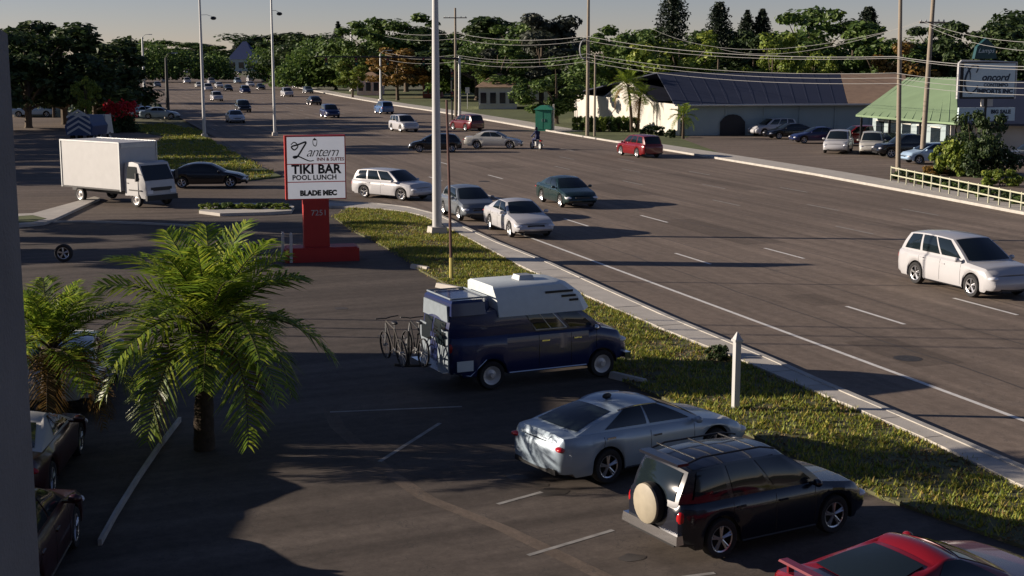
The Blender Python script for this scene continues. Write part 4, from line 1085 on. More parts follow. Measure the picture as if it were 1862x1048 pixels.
# ---- kiosk, notice boards, wheel stops, lone wheel
b = G(990, 238); k = thing('green_kiosk', 'green roadside utility kiosk with pitched cap behind the motorcyclist', 'kiosk', (b.x, b.y, 0), R(-12))
M['kiosk'] = mat('green_enamel', (.03, .22, .14), .5, var=.15); hK = ZY(192, b.y)
MB().box((0, 0, hK * .42), (1.7, 1.2, hK * .84)).build('body', 'kiosk', k)
MB().box((0, 0, hK * .92), (2.1, 1.6, hK * .16), top=(.35, .8)).build('cap', 'kiosk', k)
for dx in (-.42, .42):
    d_ = MB().box((dx, -.615, hK * .42), (.72, .04, hK * .7)).build('door', 'kiosk', k); MB().box((dx * .3, -.65, hK * .42), (.04, .05, .3)).build('handle', 'steel', d_)
MB().box((.95, 0, hK * .55), (.12, .5, hK * 1.0)).build('side_panel', 'offwhite', k)
b = G(980, 186); t = thing('notice_board', 'white rectangular notice board under the bushy green tree', 'sign', (b.x, b.y, 0)); zt = ZY(163, b.y); zb_ = ZY(182, b.y)
MB().box((0, 0, (zt + zb_) / 2), (3.0, .08, zt - zb_)).build('board', 'white', t)
for dx in (-1.3, 1.3): MB().box((dx, .09, (zt + .1) / 2), (.1, .1, zt + .1)).build('post', 'steel', t)
b = G(850, 198); t = thing('road_sign', 'small white sign on thin post beside the crossarm pole', 'sign', (b.x, b.y, 0))
MB().tube([(0, 0, 0), (0, 0, 3)], .04, 6).build('post', 'steel', t); MB().box((0, -.06, 2.7), (.6, .03, .9)).build('plate', 'white', t)
b = G(924, 183); t = thing('diamond_sign', 'pale diamond road sign in front of the grey house', 'sign', (b.x, b.y, 0))
MB().tube([(0, 0, 0), (0, 0, 2.4)], .04, 6).build('post', 'steel', t); MB().box((0, -.06, 2.3), (.9, .03, .9), mtx=Matrix.Rotation(R(45), 4, 'Y')).build('plate', 'offwhite', t)
for (px, py, L_, lb) in ((764, 489, .95, 'pale concrete wheel stop at the grass edge by the slim brown post'), (816, 525, 1.2, 'pale concrete wheel stop just behind the camper van'), (1142, 692, 1.1, 'shaded concrete wheel stop in front of the camper van')):
    b = G(px, py); o = MB().box((0, 0, .07), (L_, .2, .15), top=(.97, .6)).build('wheel_stop', 'concrete'); o.location = (b.x, b.y, -.02); o.rotation_euler = (0, 0, R(-48))
    tag(o, lb, 'wheel stop')

# ================================================================== VEHICLES
def paint(name, col, rough=.28, metal=0.0, coat=.6): return mat('paint_' + name, col, rough, metal, var=.05, scale=1.2, coat=coat)
PAINT = dict(white=paint('white', (.47, .47, .48)), silver=paint('silver', (.33, .41, .48), .34, .2), black=paint('black', (.010, .011, .013), .2), navy=paint('navy', (.012, .021, .085), .3),
             red=paint('red', (.16, .004, .008), .25), maroon=paint('maroon', (.10, .006, .010), .3), wine=paint('wine', (.035, .004, .006), .35), grey=paint('grey', (.16, .18, .20), .3, .3), blue=paint('blue', (.06, .13, .28), .3), dkgreen=paint('dark_green', (.012, .03, .03), .25),
             cream=paint('cream', (.46, .45, .41)), ltblue=paint('light_blue', (.35, .48, .62)), inky=paint('inky', (.005, .007, .016), .25), tan=paint('tan', (.35, .30, .22), .35))
SPEC = {   # L, W, H, wheelbase, front overhang, wheel radius, top line (rear..front, relative to rear/front ends), greenhouse (rear base, rear top, front top, front base)
    'sedan':  dict(L=4.8, W=1.82, H=1.46, wb=2.78, fo=.92, r=.33, top=[('r', 0, .88), ('r', .12, .99), ('r', .75, 1.01), ('f', -1.45, .98), ('f', -.45, .80), ('f', 0, .62)], gh=('r', .62, 'r', 1.45, 'f', -2.15, 'f', -1.28), ty=.70),
    'fastback': dict(L=4.92, W=1.85, H=1.45, wb=2.83, fo=.95, r=.345, top=[('r', 0, .92), ('r', .10, 1.03), ('r', .55, 1.05), ('f', -1.45, .98), ('f', -.5, .82), ('f', 0, .62)], gh=('r', .34, 'r', 1.55, 'f', -2.35, 'f', -1.28), ty=.68),
    'suv':    dict(L=4.7, W=1.86, H=1.72, wb=2.72, fo=.92, r=.36, top=[('r', 0, .95), ('r', .08, 1.06), ('f', -1.35, 1.07), ('f', -.35, .95), ('f', 0, .74)], gh=('r', .05, 'r', .40, 'f', -2.0, 'f', -1.15), ty=.76),
    'rav':    dict(L=4.4, W=1.82, H=1.70, wb=2.66, fo=.86, r=.36, top=[('r', 0, .98), ('r', .05, 1.06), ('f', -1.35, 1.07), ('f', -.4, .93), ('f', 0, .72)], gh=('r', .03, 'r', .28, 'f', -2.0, 'f', -1.15), ty=.76),
    'bigsuv': dict(L=4.95, W=1.95, H=1.78, wb=2.85, fo=.97, r=.37, top=[('r', 0, 1.0), ('r', .10, 1.10), ('f', -1.45, 1.10), ('f', -.4, 1.0), ('f', 0, .78)], gh=('r', .08, 'r', .50, 'f', -2.25, 'f', -1.25), ty=.76),
    'hatch':  dict(L=4.2, W=1.76, H=1.50, wb=2.6, fo=.84, r=.32, top=[('r', 0, .88), ('r', .10, .98), ('f', -1.2, 1.0), ('f', -.35, .82), ('f', 0, .62)], gh=('r', .10, 'r', .55, 'f', -1.95, 'f', -1.05), ty=.72),
    'coupe':  dict(L=4.5, W=1.84, H=1.28, wb=2.6, fo=.98, r=.33, top=[('r', 0, .86), ('r', .10, .95), ('r', .6, .93), ('f', -1.6, .90), ('f', -.6, .74), ('f', 0, .54)], gh=('r', .55, 'r', 1.75, 'f', -2.3, 'f', -1.45), ty=.66),
    'pickup': dict(L=5.5, W=1.95, H=1.80, wb=3.4, fo=.95, r=.38, top=[('r', 0, 1.05), ('r', .05, 1.10), ('f', -1.4, 1.12), ('f', -.35, 1.02), ('f', 0, .80)], gh=('r', 2.0, 'r', 2.2, 'f', -2.1, 'f', -1.3), ty=.76),
    'van':    dict(L=4.62, W=1.86, H=1.86, wb=2.88, fo=.70, r=.33, top=[('r', 0, 1.18), ('r', .04, 1.26), ('f', -.85, 1.26), ('f', -.22, 1.10), ('f', 0, .92)], gh=('r', .02, 'r', .08, 'f', -1.42, 'f', -.68), ty=.86),
}
MESH = {}
def cached(key, fn):
    if key not in MESH: MESH[key] = fn()
    return MESH[key]
class CarShape:
    def __init__(s, kind):
        sp = SPEC[kind]; s.sp = sp; s.kind = kind
        s.xf = sp['wb'] / 2 + sp['fo']; s.xr = s.xf - sp['L']; s.hw = sp['W'] / 2
        X = lambda e, d: (s.xr if e == 'r' else s.xf) + d
        s.top = [(X(e, d), z) for e, d, z in sp['top']]
        g = sp['gh']; s.rb, s.rt, s.ft, s.fb = X(g[0], g[1]), X(g[2], g[3]), X(g[4], g[5]), X(g[6], g[7])
        s.r = sp['r']; s.R = s.r + .055
    def T(s, x): return pw(s.top, x)
    def w(s, x):
        e = max(0, 1 - (x - s.xr) / .7, 1 - (s.xf - x) / .8); return s.hw * (1 - .07 * e ** 2 - .12 * e ** 7)
    def sill(s, x):
        z = .24 + (.08 if x > s.xf - .3 or x < s.xr + .3 else 0)
        if s.kind in ('pickup', 'van'): z += .1
        for cx in (-s.sp['wb'] / 2, s.sp['wb'] / 2):
            d = abs(x - cx)
            if d < s.R: z = max(z, s.r + math.sqrt(s.R ** 2 - d * d))
        return min(z, s.T(x) - .14)
    def stations(s):
        xs = [s.xr, s.xr + .04, s.xr + .12, s.xr + .28, s.xf - .28, s.xf - .12, s.xf - .04, s.xf]
        for cx in (-s.sp['wb'] / 2, s.sp['wb'] / 2):
            xs += [cx + s.R * math.cos(math.pi * k / 12) * .999 for k in range(13)] + [cx - s.R - .012, cx + s.R + .012]
        xs += [x for x, z in s.top] + [lerp(s.xr, s.xf, k / 14) for k in range(15)]
        xs = sorted(xs); out = [xs[0]]
        for x in xs[1:]:
            if x - out[-1] > .008: out.append(x)
        return out
    def section(s, x, side=1):
        """outline of one side, sill to centre line"""
        t, w, z0 = s.T(x), s.w(x), s.sill(x)
        sh = t - .09
        rows = [(w * .95, z0), (w * .985, min(z0 + .06, sh - .05)), (w, lerp(z0, sh, .45)), (w * .995, lerp(z0, sh, .78)), (w * .965, sh), (w * .90, t - .02), (w * .55, t + .012), (0, t + .022)]
        kf = max(0, 1 - (s.xf - x) / .35) ** 2; kr = max(0, 1 - (x - s.xr) / .3) ** 2
        fo = [-.07, -.01, .02, .0, -.05, -.12, -.10, -.06]; ro = [.07, .02, .0, .01, .03, .05, .05, .05]
        if s.kind in ('van', 'rav', 'suv', 'pickup'): ro = [.04, .0, 0, 0, .0, .01, .01, .01]
        return [Vector((x + kf * a + kr * b, y * side, z)) for (y, z), a, b in zip(rows, fo, ro)]
    def side_pt(s, x, v, side, out=.004):
        sec = s.section(x, side); k = v * 4; i = min(3, int(k)); p = sec[i].lerp(sec[i + 1], k - i)
        return p + Vector((0, side * out, 0))
    def body(s):
        mb = MB(); st = s.stations()
        for side in (1, -1):
            rows = [s.section(x, side) for x in st]
            mb.grid(rows, 0, flip=(side == 1))
        bot = [[s.section(x, 1)[0], s.section(x, -1)[0]] for x in st]
        mb.grid(bot, 1)
        for x, fl in ((s.xr, False), (s.xf, True)):
            a = s.section(x, 1); cols = []; dr = 1 if x > 0 else -1
            for k in range(11):
                j = 1 - 2 * k / 10; cols.append([Vector((p.x + dr * (.075 if s.kind not in ('van', 'pickup', 'rav') else .03) * (1 - j * j) * (1 if i < 5 else (.7, .45, 0)[i - 5]), p.y * j, p.z)) for i, p in enumerate(a[:6])] )
            mb.grid(cols, 0, flip=fl)
            mb.grid([cols[0][5:6] + [Vector((p.x, p.y, p.z)) for p in a[6:]], [cols[10][5]] + [Vector((p.x, -p.y, p.z)) for p in a[6:]]], 0, flip=fl)
        me = mb.mesh('body_' + s.kind, ['white', 'black'])
        bm = bmesh.new(); bm.from_mesh(me); bmesh.ops.remove_doubles(bm, verts=bm.verts, dist=.0008); bmesh.ops.recalc_face_normals(bm, faces=bm.faces); bm.to_mesh(me); bm.free()
        me.polygons.foreach_set('use_smooth', [True] * len(me.polygons)); me.set_sharp_from_angle(angle=R(32))
        return me
    # greenhouse: a in [0,4): 0-1 windscreen (right to left), 1-2 left side (front to rear), 2-3 rear (left to right), 3-4 right side
    def roof_edge(s, x): m = (x - s.rt) / (s.ft - s.rt) * 2 - 1; return s.sp['H'] - .05 - .045 * m * m - (.03 if m < 0 else 0) * m * m
    def base_top(s, a):
        sp = s.sp; yb = lambda x: s.w(x) * .915; H = sp['H']; yt = s.hw * sp['ty']
        k, u = int(a) % 4, a - int(a)
        bz = lambda x: s.T(x) - .03
        zt = s.roof_edge
        if k == 0: j = u * 2 - 1; b = Vector((s.fb + .16 * (1 - j * j), j * yb(s.fb), bz(s.fb))); t = Vector((s.ft + .06 * (1 - j * j), j * yt * .95, zt(s.ft) + .05 * (1 - j * j)))
        elif k == 2: j = 1 - u * 2; b = Vector((s.rb - .07 * (1 - j * j), j * yb(s.rb) * .96, bz(s.rb))); t = Vector((s.rt - .04 * (1 - j * j), j * yt * .93, zt(s.rt) + .05 * (1 - j * j)))
        else:
            uu = u if k == 1 else 1 - u; sg = 1 if k == 1 else -1
            xb = lerp(s.fb, s.rb, uu); xt = lerp(s.ft, s.rt, uu); f = lerp(1, .96, uu); ft = lerp(.95, .93, uu) + .05 * math.sin(math.pi * uu)
            b = Vector((xb, sg * yb(xb) * f, bz(xb))); t = Vector((xt, sg * yt * ft, zt(xt)))
        return b, t
    def S(s, a, v, out=0.0):
        b, t = s.base_top(a); p = b.lerp(t, v)
        e = .003; a0, a1 = max(int(a + 1e-9), a - e), min(int(a + 1e-9) + .9999, a + e)
        if a >= int(a + 1e-9) + .999: a1 = a
        bb0, tt0 = s.base_top(max(0, a0)); bb1, tt1 = s.base_top(min(3.9999, a1))
        d = bb1.lerp(tt1, v) - bb0.lerp(tt0, v); n = d.cross(t - b)
        if n.length > 1e-9: n.normalize()
        c = Vector(((s.fb + s.rb) / 2, 0, 1.0))
        if n.dot(p - c) < 0: n = -n
        return p + n * (.028 * math.sin(math.pi * v) + out)
    def cabin(s):
        mb = MB(); seq = []
        for k in range(4): seq += [k + i / 8 for i in range(8)]
        rows = []
        for v in (-.04, .25, .5, .75, .92, 1.0): rows.append([s.S(min(a, 3.999), v) for a in seq])
        cx = (s.ft + s.rt) / 2; top = rows[-1]
        ym = s.hw * s.sp['ty'] * .97
        for sc in (.97, .88, .7, .45, .2):
            rows.append([Vector((lerp(cx, p.x, sc), p.y * sc, s.roof_edge(lerp(cx, p.x, sc)) + .05 * (1 - min(1, abs(p.y * sc / ym)) ** 2) + .012 * (1 - sc))) for p in top])
        n = len(seq); vs = [p for r_ in rows for p in r_]; fs = []
        for i in range(len(rows) - 1):
            for k in range(n): fs.append((i * n + k, i * n + (k + 1) % n, (i + 1) * n + (k + 1) % n, (i + 1) * n + k))
        fs.append(tuple((len(rows) - 1) * n + k for k in range(n)))
        mb.add(vs, fs, 0)
        return mb.mesh('cabin_' + s.kind, ['white'], 40)
    def pane(s, a0, a1, v0, v1, cut=(0, 0), out=.010):
        mb = MB(); rows = []
        for j in range(5):
            v = lerp(v0, v1, j / 4); rows.append([s.S(lerp(a0 + cut[0] * (j / 4), a1 + cut[1] * (j / 4), i / 6), v, out) for i in range(7)])
        mb.grid(rows, 0)
        return mb.mesh('pane', ['glass'], 60)
    def side_windows(s):
        L = s.fb - s.rb
        if s.kind in ('sedan', 'fastback'): return [(.07, .40), (.43, .76)] if s.kind == 'sedan' else [(.08, .42), (.45, .80)]
        if s.kind in ('coupe',): return [(.10, .62)]
        if s.kind == 'pickup': return [(.08, .50), (.54, .90)]
        if s.kind == 'van': return [(.045, .205), (.235, .44)]
        if s.kind == 'hatch': return [(.07, .45), (.49, .86)]
        return [(.06, .34), (.37, .64), (.68, .92)]
def wheel_parts(r, style):
    w = .21
    ty = MB().lathe([(r * .64, -w / 2 + .015), (r * .70, -w / 2), (r * .93, -w / 2), (r, -w / 2 + .04), (r, w / 2 - .04), (r * .93, w / 2), (r * .70, w / 2), (r * .64, w / 2 - .015)], 24, axis='Y').mesh('tyre', ['tyre'], 40)
    mb = MB(); R0 = r * .66
    mb.lathe([(0, -.05), (R0 * .25, -.05), (R0 * .98, -.02), (R0 * .98, .06)], 24, axis='Y', mi=1)          # dark barrel
    mb.lathe([(R0 * .90, .085), (R0, .095), (R0 * 1.02, .07), (R0 * 1.0, .02)], 24, axis='Y', mi=0)
    if style == 'steel':
        mb.lathe([(0, .12), (R0 * .22, .12), (R0 * .28, .06), (R0 * .6, .03), (R0 * .9, .085)], 20, axis='Y', mi=0)
    else:
        mb.lathe([(0, .085), (R0 * .2, .08), (R0 * .22, .02)], 12, axis='Y', mi=0)
        for k in range(5):
            a = 6.283 * k / 5 + .3
            for da in ((-.13, .13) if style == 'split' else (0,)):
                p = Vector((math.cos(a) * R0 * .12, .07, math.sin(a) * R0 * .12)); q = Vector((math.cos(a + da) * R0 * .95, .08, math.sin(a + da) * R0 * .95))
                mb.tube([p, q], [.036 if style != 'split' else .026, .03 if style != 'split' else .02], 5, mi=0)
    return ty, mb.mesh('rim', ['rim', 'black'], 40)
def setm(o, slot, m): o.material_slots[slot].link = 'OBJECT'; o.material_slots[slot].material = m
def car(kind, color, label, pos, ang, near=1, cat='car', group=None, rim='split', name=None, rimm='rim'):
    """near: 2 = full detail, 1 = main parts, 0 = a few pixels"""
    sh = cached(('shape', kind), lambda: CarShape(kind)); sp = sh.sp; P_ = PAINT[color]
    nm = name or {'sedan': 'sedan_car', 'fastback': 'sedan_car', 'suv': 'suv_car', 'rav': 'suv_car', 'bigsuv': 'suv_car', 'hatch': 'hatchback_car', 'coupe': 'coupe_car', 'pickup': 'pickup_truck', 'van': 'camper_van'}[kind]
    t = thing(nm, label, cat, (pos[0], pos[1], 0.0), ang, group)
    b = link('body', cached(('body', kind), sh.body), t); setm(b, 0, P_)
    c = link('cabin', cached(('cabin', kind), sh.cabin), t); setm(c, 0, P_)
    def pn(nme, key, *a, **k): return link(nme, cached((kind, key), lambda: sh.pane(*a, **k)), t)
    v0, v1 = (.12, .93) if kind != 'van' else (.10, .80)
    pn('windscreen', 'ws', .05, .95, .08, .95)
    if kind != 'van': pn('rear_window', 'rw', 2.07, 2.93, .16 if kind not in ('rav', 'suv', 'bigsuv') else .12, .92)
    else:
        pn('rear_window', 'rw1', 2.08, 2.46, .15, .72); pn('rear_window', 'rw2', 2.54, 2.92, .15, .72)
    for i, (a, e) in enumerate(sh.side_windows()):
        last = i == len(sh.side_windows()) - 1 and kind in ('sedan', 'fastback', 'coupe')
        pn('side_window', 'l%d' % i, 1 + a, 1 + e, v0, v1, cut=((0, .0) if not last else (0, -.02)))
        pn('side_window', 'r%d' % i, 4 - e, 4 - a, v0, v1)
    ty, rm = cached(('wheel', sp['r'], rim), lambda: wheel_parts(sp['r'], rim))
    for sx in (-1, 1):
        for sy in (-1, 1):
            loc = (sx * sp['wb'] / 2, sy * (sh.hw - .125), sp['r'])
            w = link('wheel', None, t); w.location = loc; w.empty_display_size = .2
            if sy < 0: w.rotation_euler = (0, 0, math.pi)
            link('tyre', ty, w); ri = link('rim', rm, w); setm(ri, 0, M[rimm])
    zf = sh.T(sh.xf - .1); zr = sh.T(sh.xr + .03)
    for sy in (-1, 1):
        def hl():
            mb = MB(); c_ = sh.section(sh.xf - .13, sy); q = c_[3].lerp(c_[4], .5)
            mb.ellipsoid((q.x - .03, q.y - sy * .13, q.z - .02), (.17, .20, .075), 12, 8, Matrix.Rotation(-sy * .55, 3, 'Z')); return mb.mesh('headlight', ['lamp'], 60)
        link('headlight', cached((kind, 'hl', sy), hl), t)
        def tl():
            mb = MB(); c_ = sh.section(sh.xr + .08, sy); q = c_[3].lerp(c_[4], .35)
            tallish = kind in ('rav', 'suv', 'bigsuv', 'van', 'pickup')
            mb.ellipsoid((q.x + (.0 if not tallish else .01), q.y - sy * (.12 if not tallish else .075), q.z - (.02 if not tallish else .06)), (.10, .20 if not tallish else .085, .06 if not tallish else .16), 12, 8, Matrix.Rotation(sy * (.5 if not tallish else .2), 3, 'Z')); return mb.mesh('tail_light', ['tail'], 60)
        link('tail_light', cached((kind, 'tl', sy), tl), t)
    if near >= 1:
        MBk = lambda key, fn, nme, mt: link(nme, cached((kind, key), lambda: fn().mesh(nme, [mt], 40)), t)
        def gril():
            m = MB(); sec = sh.section(sh.xf, 1); q = sec[2]
            m.box((q.x - .03, 0, q.z + .10), (.10, sh.hw * .85, .13), top=(.8, .95)); m.box((q.x - .045, 0, q.z - .14), (.10, sh.hw * 1.15, .11)); return m
        MBk('gr', gril, 'grille', 'black')
        for sy in (-1, 1):
            xm = sh.fb - .28; q, _ = sh.base_top(1.0 if sy > 0 else 3.9999)
            def mir():
                m = MB(); m.ellipsoid((xm, sy * (sh.w(xm) + .10), q.z + .07), (.07, .11, .075), 10, 6); m.box((xm + .01, sy * (sh.w(xm) - .02), q.z + .03), (.06, .16, .04)); return m
            o = link('mirror', cached((kind, 'mir', sy), lambda: mir().mesh('mirror', ['white'], 50)), t); setm(o, 0, P_ if kind != 'van' else M['chrome'])
        MBk('rp', lambda: MB().box((sh.section(sh.xr, 1)[2].x - .004, 0, sh.section(sh.xr, 1)[3].z - .02), (.02, .32, .16)), 'number_plate', 'plate')
        MBk('rbm', lambda: MB().box((sh.xr + .02, 0, .36), (.10, sh.hw * 1.5, .10)), 'rear_valance', 'black')
    if near >= 2:
        for sy in (-1, 1):
            wins = sh.side_windows(); xs = [lerp(sh.fb, sh.rb, wins[0][0]) - .02] + [lerp(sh.fb, sh.rb, (wins[i][1] + wins[i + 1][0]) / 2) for i in range(len(wins) - 1)] + [lerp(sh.fb, sh.rb, wins[-1][1]) + .02]
            if kind in ('rav', 'suv', 'bigsuv'): xs = xs[:3]
            for i, x in enumerate(xs):
                m = MB()
                pts = [sh.side_pt(x, v, sy, .001) for v in (.12, .3, .5, .7, .88, 1.0)]
                m.tube(pts, .006, 4); m.build('door_seam', 'black', t)
            for i, x in enumerate(xs[1:3]):
                p = sh.side_pt(x + .16, .82, sy, .012); MB().box(p, (.20, .03, .032)).build('door_handle', 'chrome' if kind in ('fastback', 'van') else P_, t)
            p0 = [sh.side_pt(lerp(-sp['wb'] / 2 + sh.R + .05, sp['wb'] / 2 - sh.R - .05, k / 6), .05, sy, .004) for k in range(7)]
            MB().tube(p0, .022, 5).build('sill_trim', 'black' if kind != 'van' else 'chrome', t)
    return t, sh
def heading(a, b): return math.atan2(b[1] - a[1], b[0] - a[0])
def by_wheels(kind, rear_px, front_px, side=-1, ang=None):
    """place a car from the ground points of its two visible-side wheels; side -1: its right side is seen"""
    sp = SPEC[kind]; a, b = G(*rear_px), G(*front_px); h = heading(a, b) if ang is None else ang
    m = (a + b) / 2; n = Vector((-math.sin(h), math.cos(h))) * (sp['W'] / 2 - .1) * -side
    return (m.x + n.x, m.y + n.y), h
TOW = math.atan2(ed.y, ed.x)        # towards the camera along the road
AWAY = TOW + math.pi
# ---- parked cars in the lot
t, s_ = car('fastback', 'silver', 'silver fastback sedan parked between the camper van and the dark off-roader', (2.33, 25.0), math.atan2(.56, .83), 2); t.scale = (.90, .90, .92)
MB().ellipsoid((s_.rt + .22, 0, s_.sp['H'] + .035), (.12, .035, .06)).build('roof_antenna', 'black', t, 60)
for sy in (-1, 1):
    pts = [s_.S((1 + u) if sy > 0 else 4 - u - .0001, .97, .012) for u in (.03, .2, .4, .6, .8, .95)]; MB().tube(pts, .012, 5).build('window_trim', 'chrome', t)
t, s_ = car('rav', 'inky', 'dark off-roader with covered spare wheel on its rear door', (3.78, 21.1), math.atan2(.50, .87), 2, cat='suv'); t.scale = (.85, .86, .88)
mb = MB(); mb.lathe([(0, -.12), (.26, -.12), (.35, -.08), (.36, .0), (.34, .08)], 24, axis='X', c=(s_.xr - .10, 0, .92)); mb.build('spare_wheel_cover', mat('beige_vinyl', (.34, .30, .22), .6), t, 50)
mb = MB(); mb.lathe([(.365, -.04), (.37, .0), (.365, .09), (.30, .1)], 24, axis='X', c=(s_.xr - .10, 0, .92)); mb.build('spare_tyre', 'tyre', t, 50)
MB().box((s_.xr - .01, 0, .46), (.16, 1.66, .16), top=(.8, .98)).build('rear_bumper', 'chrome', t)
for sy in (-1, 1):
    pts = [(lerp(s_.rt + .05, s_.ft - .1, k / 6), sy * .55, s_.sp['H'] + (.07 if 0 < k < 6 else .0)) for k in range(7)]; MB().tube(pts, .018, 6).build('roof_rail', 'black', t)
for x in (.1, .42, .75): MB().box((lerp(s_.rt, s_.ft, x), 0, s_.sp['H'] + .075), (.025, 1.15, .018)).build('roof_crossbar', 'black', t)
MB().box((s_.rt - .06, 0, s_.sp['H'] - .01), (.24, 1.15, .05)).build('rear_spoiler', PAINT['inky'], t)
t, s_ = car('coupe', 'red', 'red sports coupe with tall rear wing beside the off-roader', (5.55, 17.45), math.atan2(.45, .89), 2); t.scale = (.93, .93, .93)
MB().box((s_.xr + .20, 0, 1.08), (.17, 1.5, .03), top=(.8, .98)).build('rear_wing', PAINT['red'], t)
for sy in (-1, 1): MB().box((s_.xr + .22, sy * .6, 1.0), (.10, .04, .18)).build('wing_strut', PAINT['red'], t)

# ---- camper van
VP = (0.46, 32.1); VA = math.atan2(.43, .9)
van, vs_ = car('van', 'navy', 'dark blue camper van with white high top roof on the lot', VP, VA, 2, cat='van', rim='steel', rimm='rim_white')
M['van_door'] = mat('plain_grey_door', (.20, .24, .27), .5, var=.15)  # plain grey, paler than the navy body
M['van_white'] = mat('white_fibreglass', (.62, .68, .68), .45, var=.07)
def loft(mb, rings, mi=None):
    n = len(rings[0]); vs = [p for r_ in rings for p in r_]
    fs = [(i * n + k, i * n + (k + 1) % n, (i + 1) * n + (k + 1) % n, (i + 1) * n + k) for i in range(len(rings) - 1) for k in range(n)]
    fs += [tuple(range(n - 1, -1, -1)), tuple((len(rings) - 1) * n + k for k in range(n))]
    return mb.add(vs, fs, mi)
zr = 1.72
xa, xb = vs_.rt + 1.15, vs_.ft + .30
def rr_(x0, x1, y, z, nose=0):
    return [(x0, -y, z), (x1 - .25, -y, z), (x1 + nose, -y * .6, z), (x1 + nose, y * .6, z), (x1 - .25, y, z), (x0, y, z)]
mb = MB(); loft(mb, [rr_(xa, xb + .18, .88, zr - .06, .05), rr_(xa - .03, xb + .02, .83, zr + .30), rr_(xa - .08, xb - .35, .72, zr + .58), rr_(xa - .05, xb - .48, .62, zr + .63)])
mb.build('high_top', 'van_white', van, 35)
for j, (x0, x1, z, y) in enumerate(((xb - 1.05, xb - .34, zr + .42, .802), (xb - .65, xb - .28, zr + .31, .834), (xb - .45, xb - .22, zr + .21, .848))):
    MB().box(((x0 + x1) / 2, -y, z), (x1 - x0, .022, .05)).build('side_stripe', 'ink', van)
MB().box((xa + 1.05, .05, zr + .68), (.42, .42, .12), top=(.8, .8)).build('roof_vent', 'ltglass' if 'ltglass' in M else 'steel', van)
mb = MB(); loft(mb, [rr_(vs_.rt - .02, xa - .06, .84, zr + .04), rr_(vs_.rt, xa - .1, .80, zr + .32), rr_(vs_.rt + .05, xa - .14, .74, zr + .38)]); mb.build('rear_roof_box', PAINT['navy'], van, 35)
mb = MB(); mb.tube([(vs_.rt + .03, -.70, zr + .41), (vs_.rt + .03, .70, zr + .41), (xa - .2, .70, zr + .41), (xa - .2, -.70, zr + .41), (vs_.rt + .03, -.70, zr + .41)], .022, 6); mb.build('roof_box_rim', 'van_door', van)
for sy in (-1, 1):
    d_ = MB().box((vs_.xr - .012, sy * .43, .92), (.03, .80, 1.0)).build('rear_door', 'van_door', van); MB().box((vs_.xr - .035, sy * .43, 1.22), (.02, .55, .32)).build('door_window', 'glass', d_)
    MB().box((vs_.xr - .04, sy * .08, .85), (.03, .04, .16)).build('handle', 'chrome', d_)
MB().box((vs_.xr + .035, 0, 1.80), (.05, 1.46, .36), top=(1, .94)).build('rear_upper_panel', 'van_door', van)
MB().box((vs_.xr - .12, 0, .44), (.18, 1.95, .15)).build('rear_bumper', 'chrome', van)
MB().box((vs_.xf - .02, 0, .48), (.16, 1.85, .15)).build('front_bumper', 'chrome', van)
pv = vs_.side_pt(vs_.xr + .36, .42, -1, .012); MB().box(pv, (.40, .02, .24)).build('vent_cover', 'van_white', van)
MB().tube([vs_.side_pt(x, .10, -1, .012) for x in (vs_.xr + .1, vs_.xr + .5, vs_.xr + .9)], .014, 5).build('trim_strip', 'chrome', van)
for i, (a, e) in enumerate(vs_.side_windows()[1:]):
    pts = [vs_.S(4 - q, v, .018) for q, v in ((a, .10), (e, .10), (e, .80), (a, .80), (a, .10))]; MB().tube(pts, .018, 5).build('window_frame', 'steel', van)
    pts = [vs_.S(4 - (a + e) / 2, v, .018) for v in (.1, .8)]; MB().tube(pts, .014, 5).build('window_frame', 'steel', van)
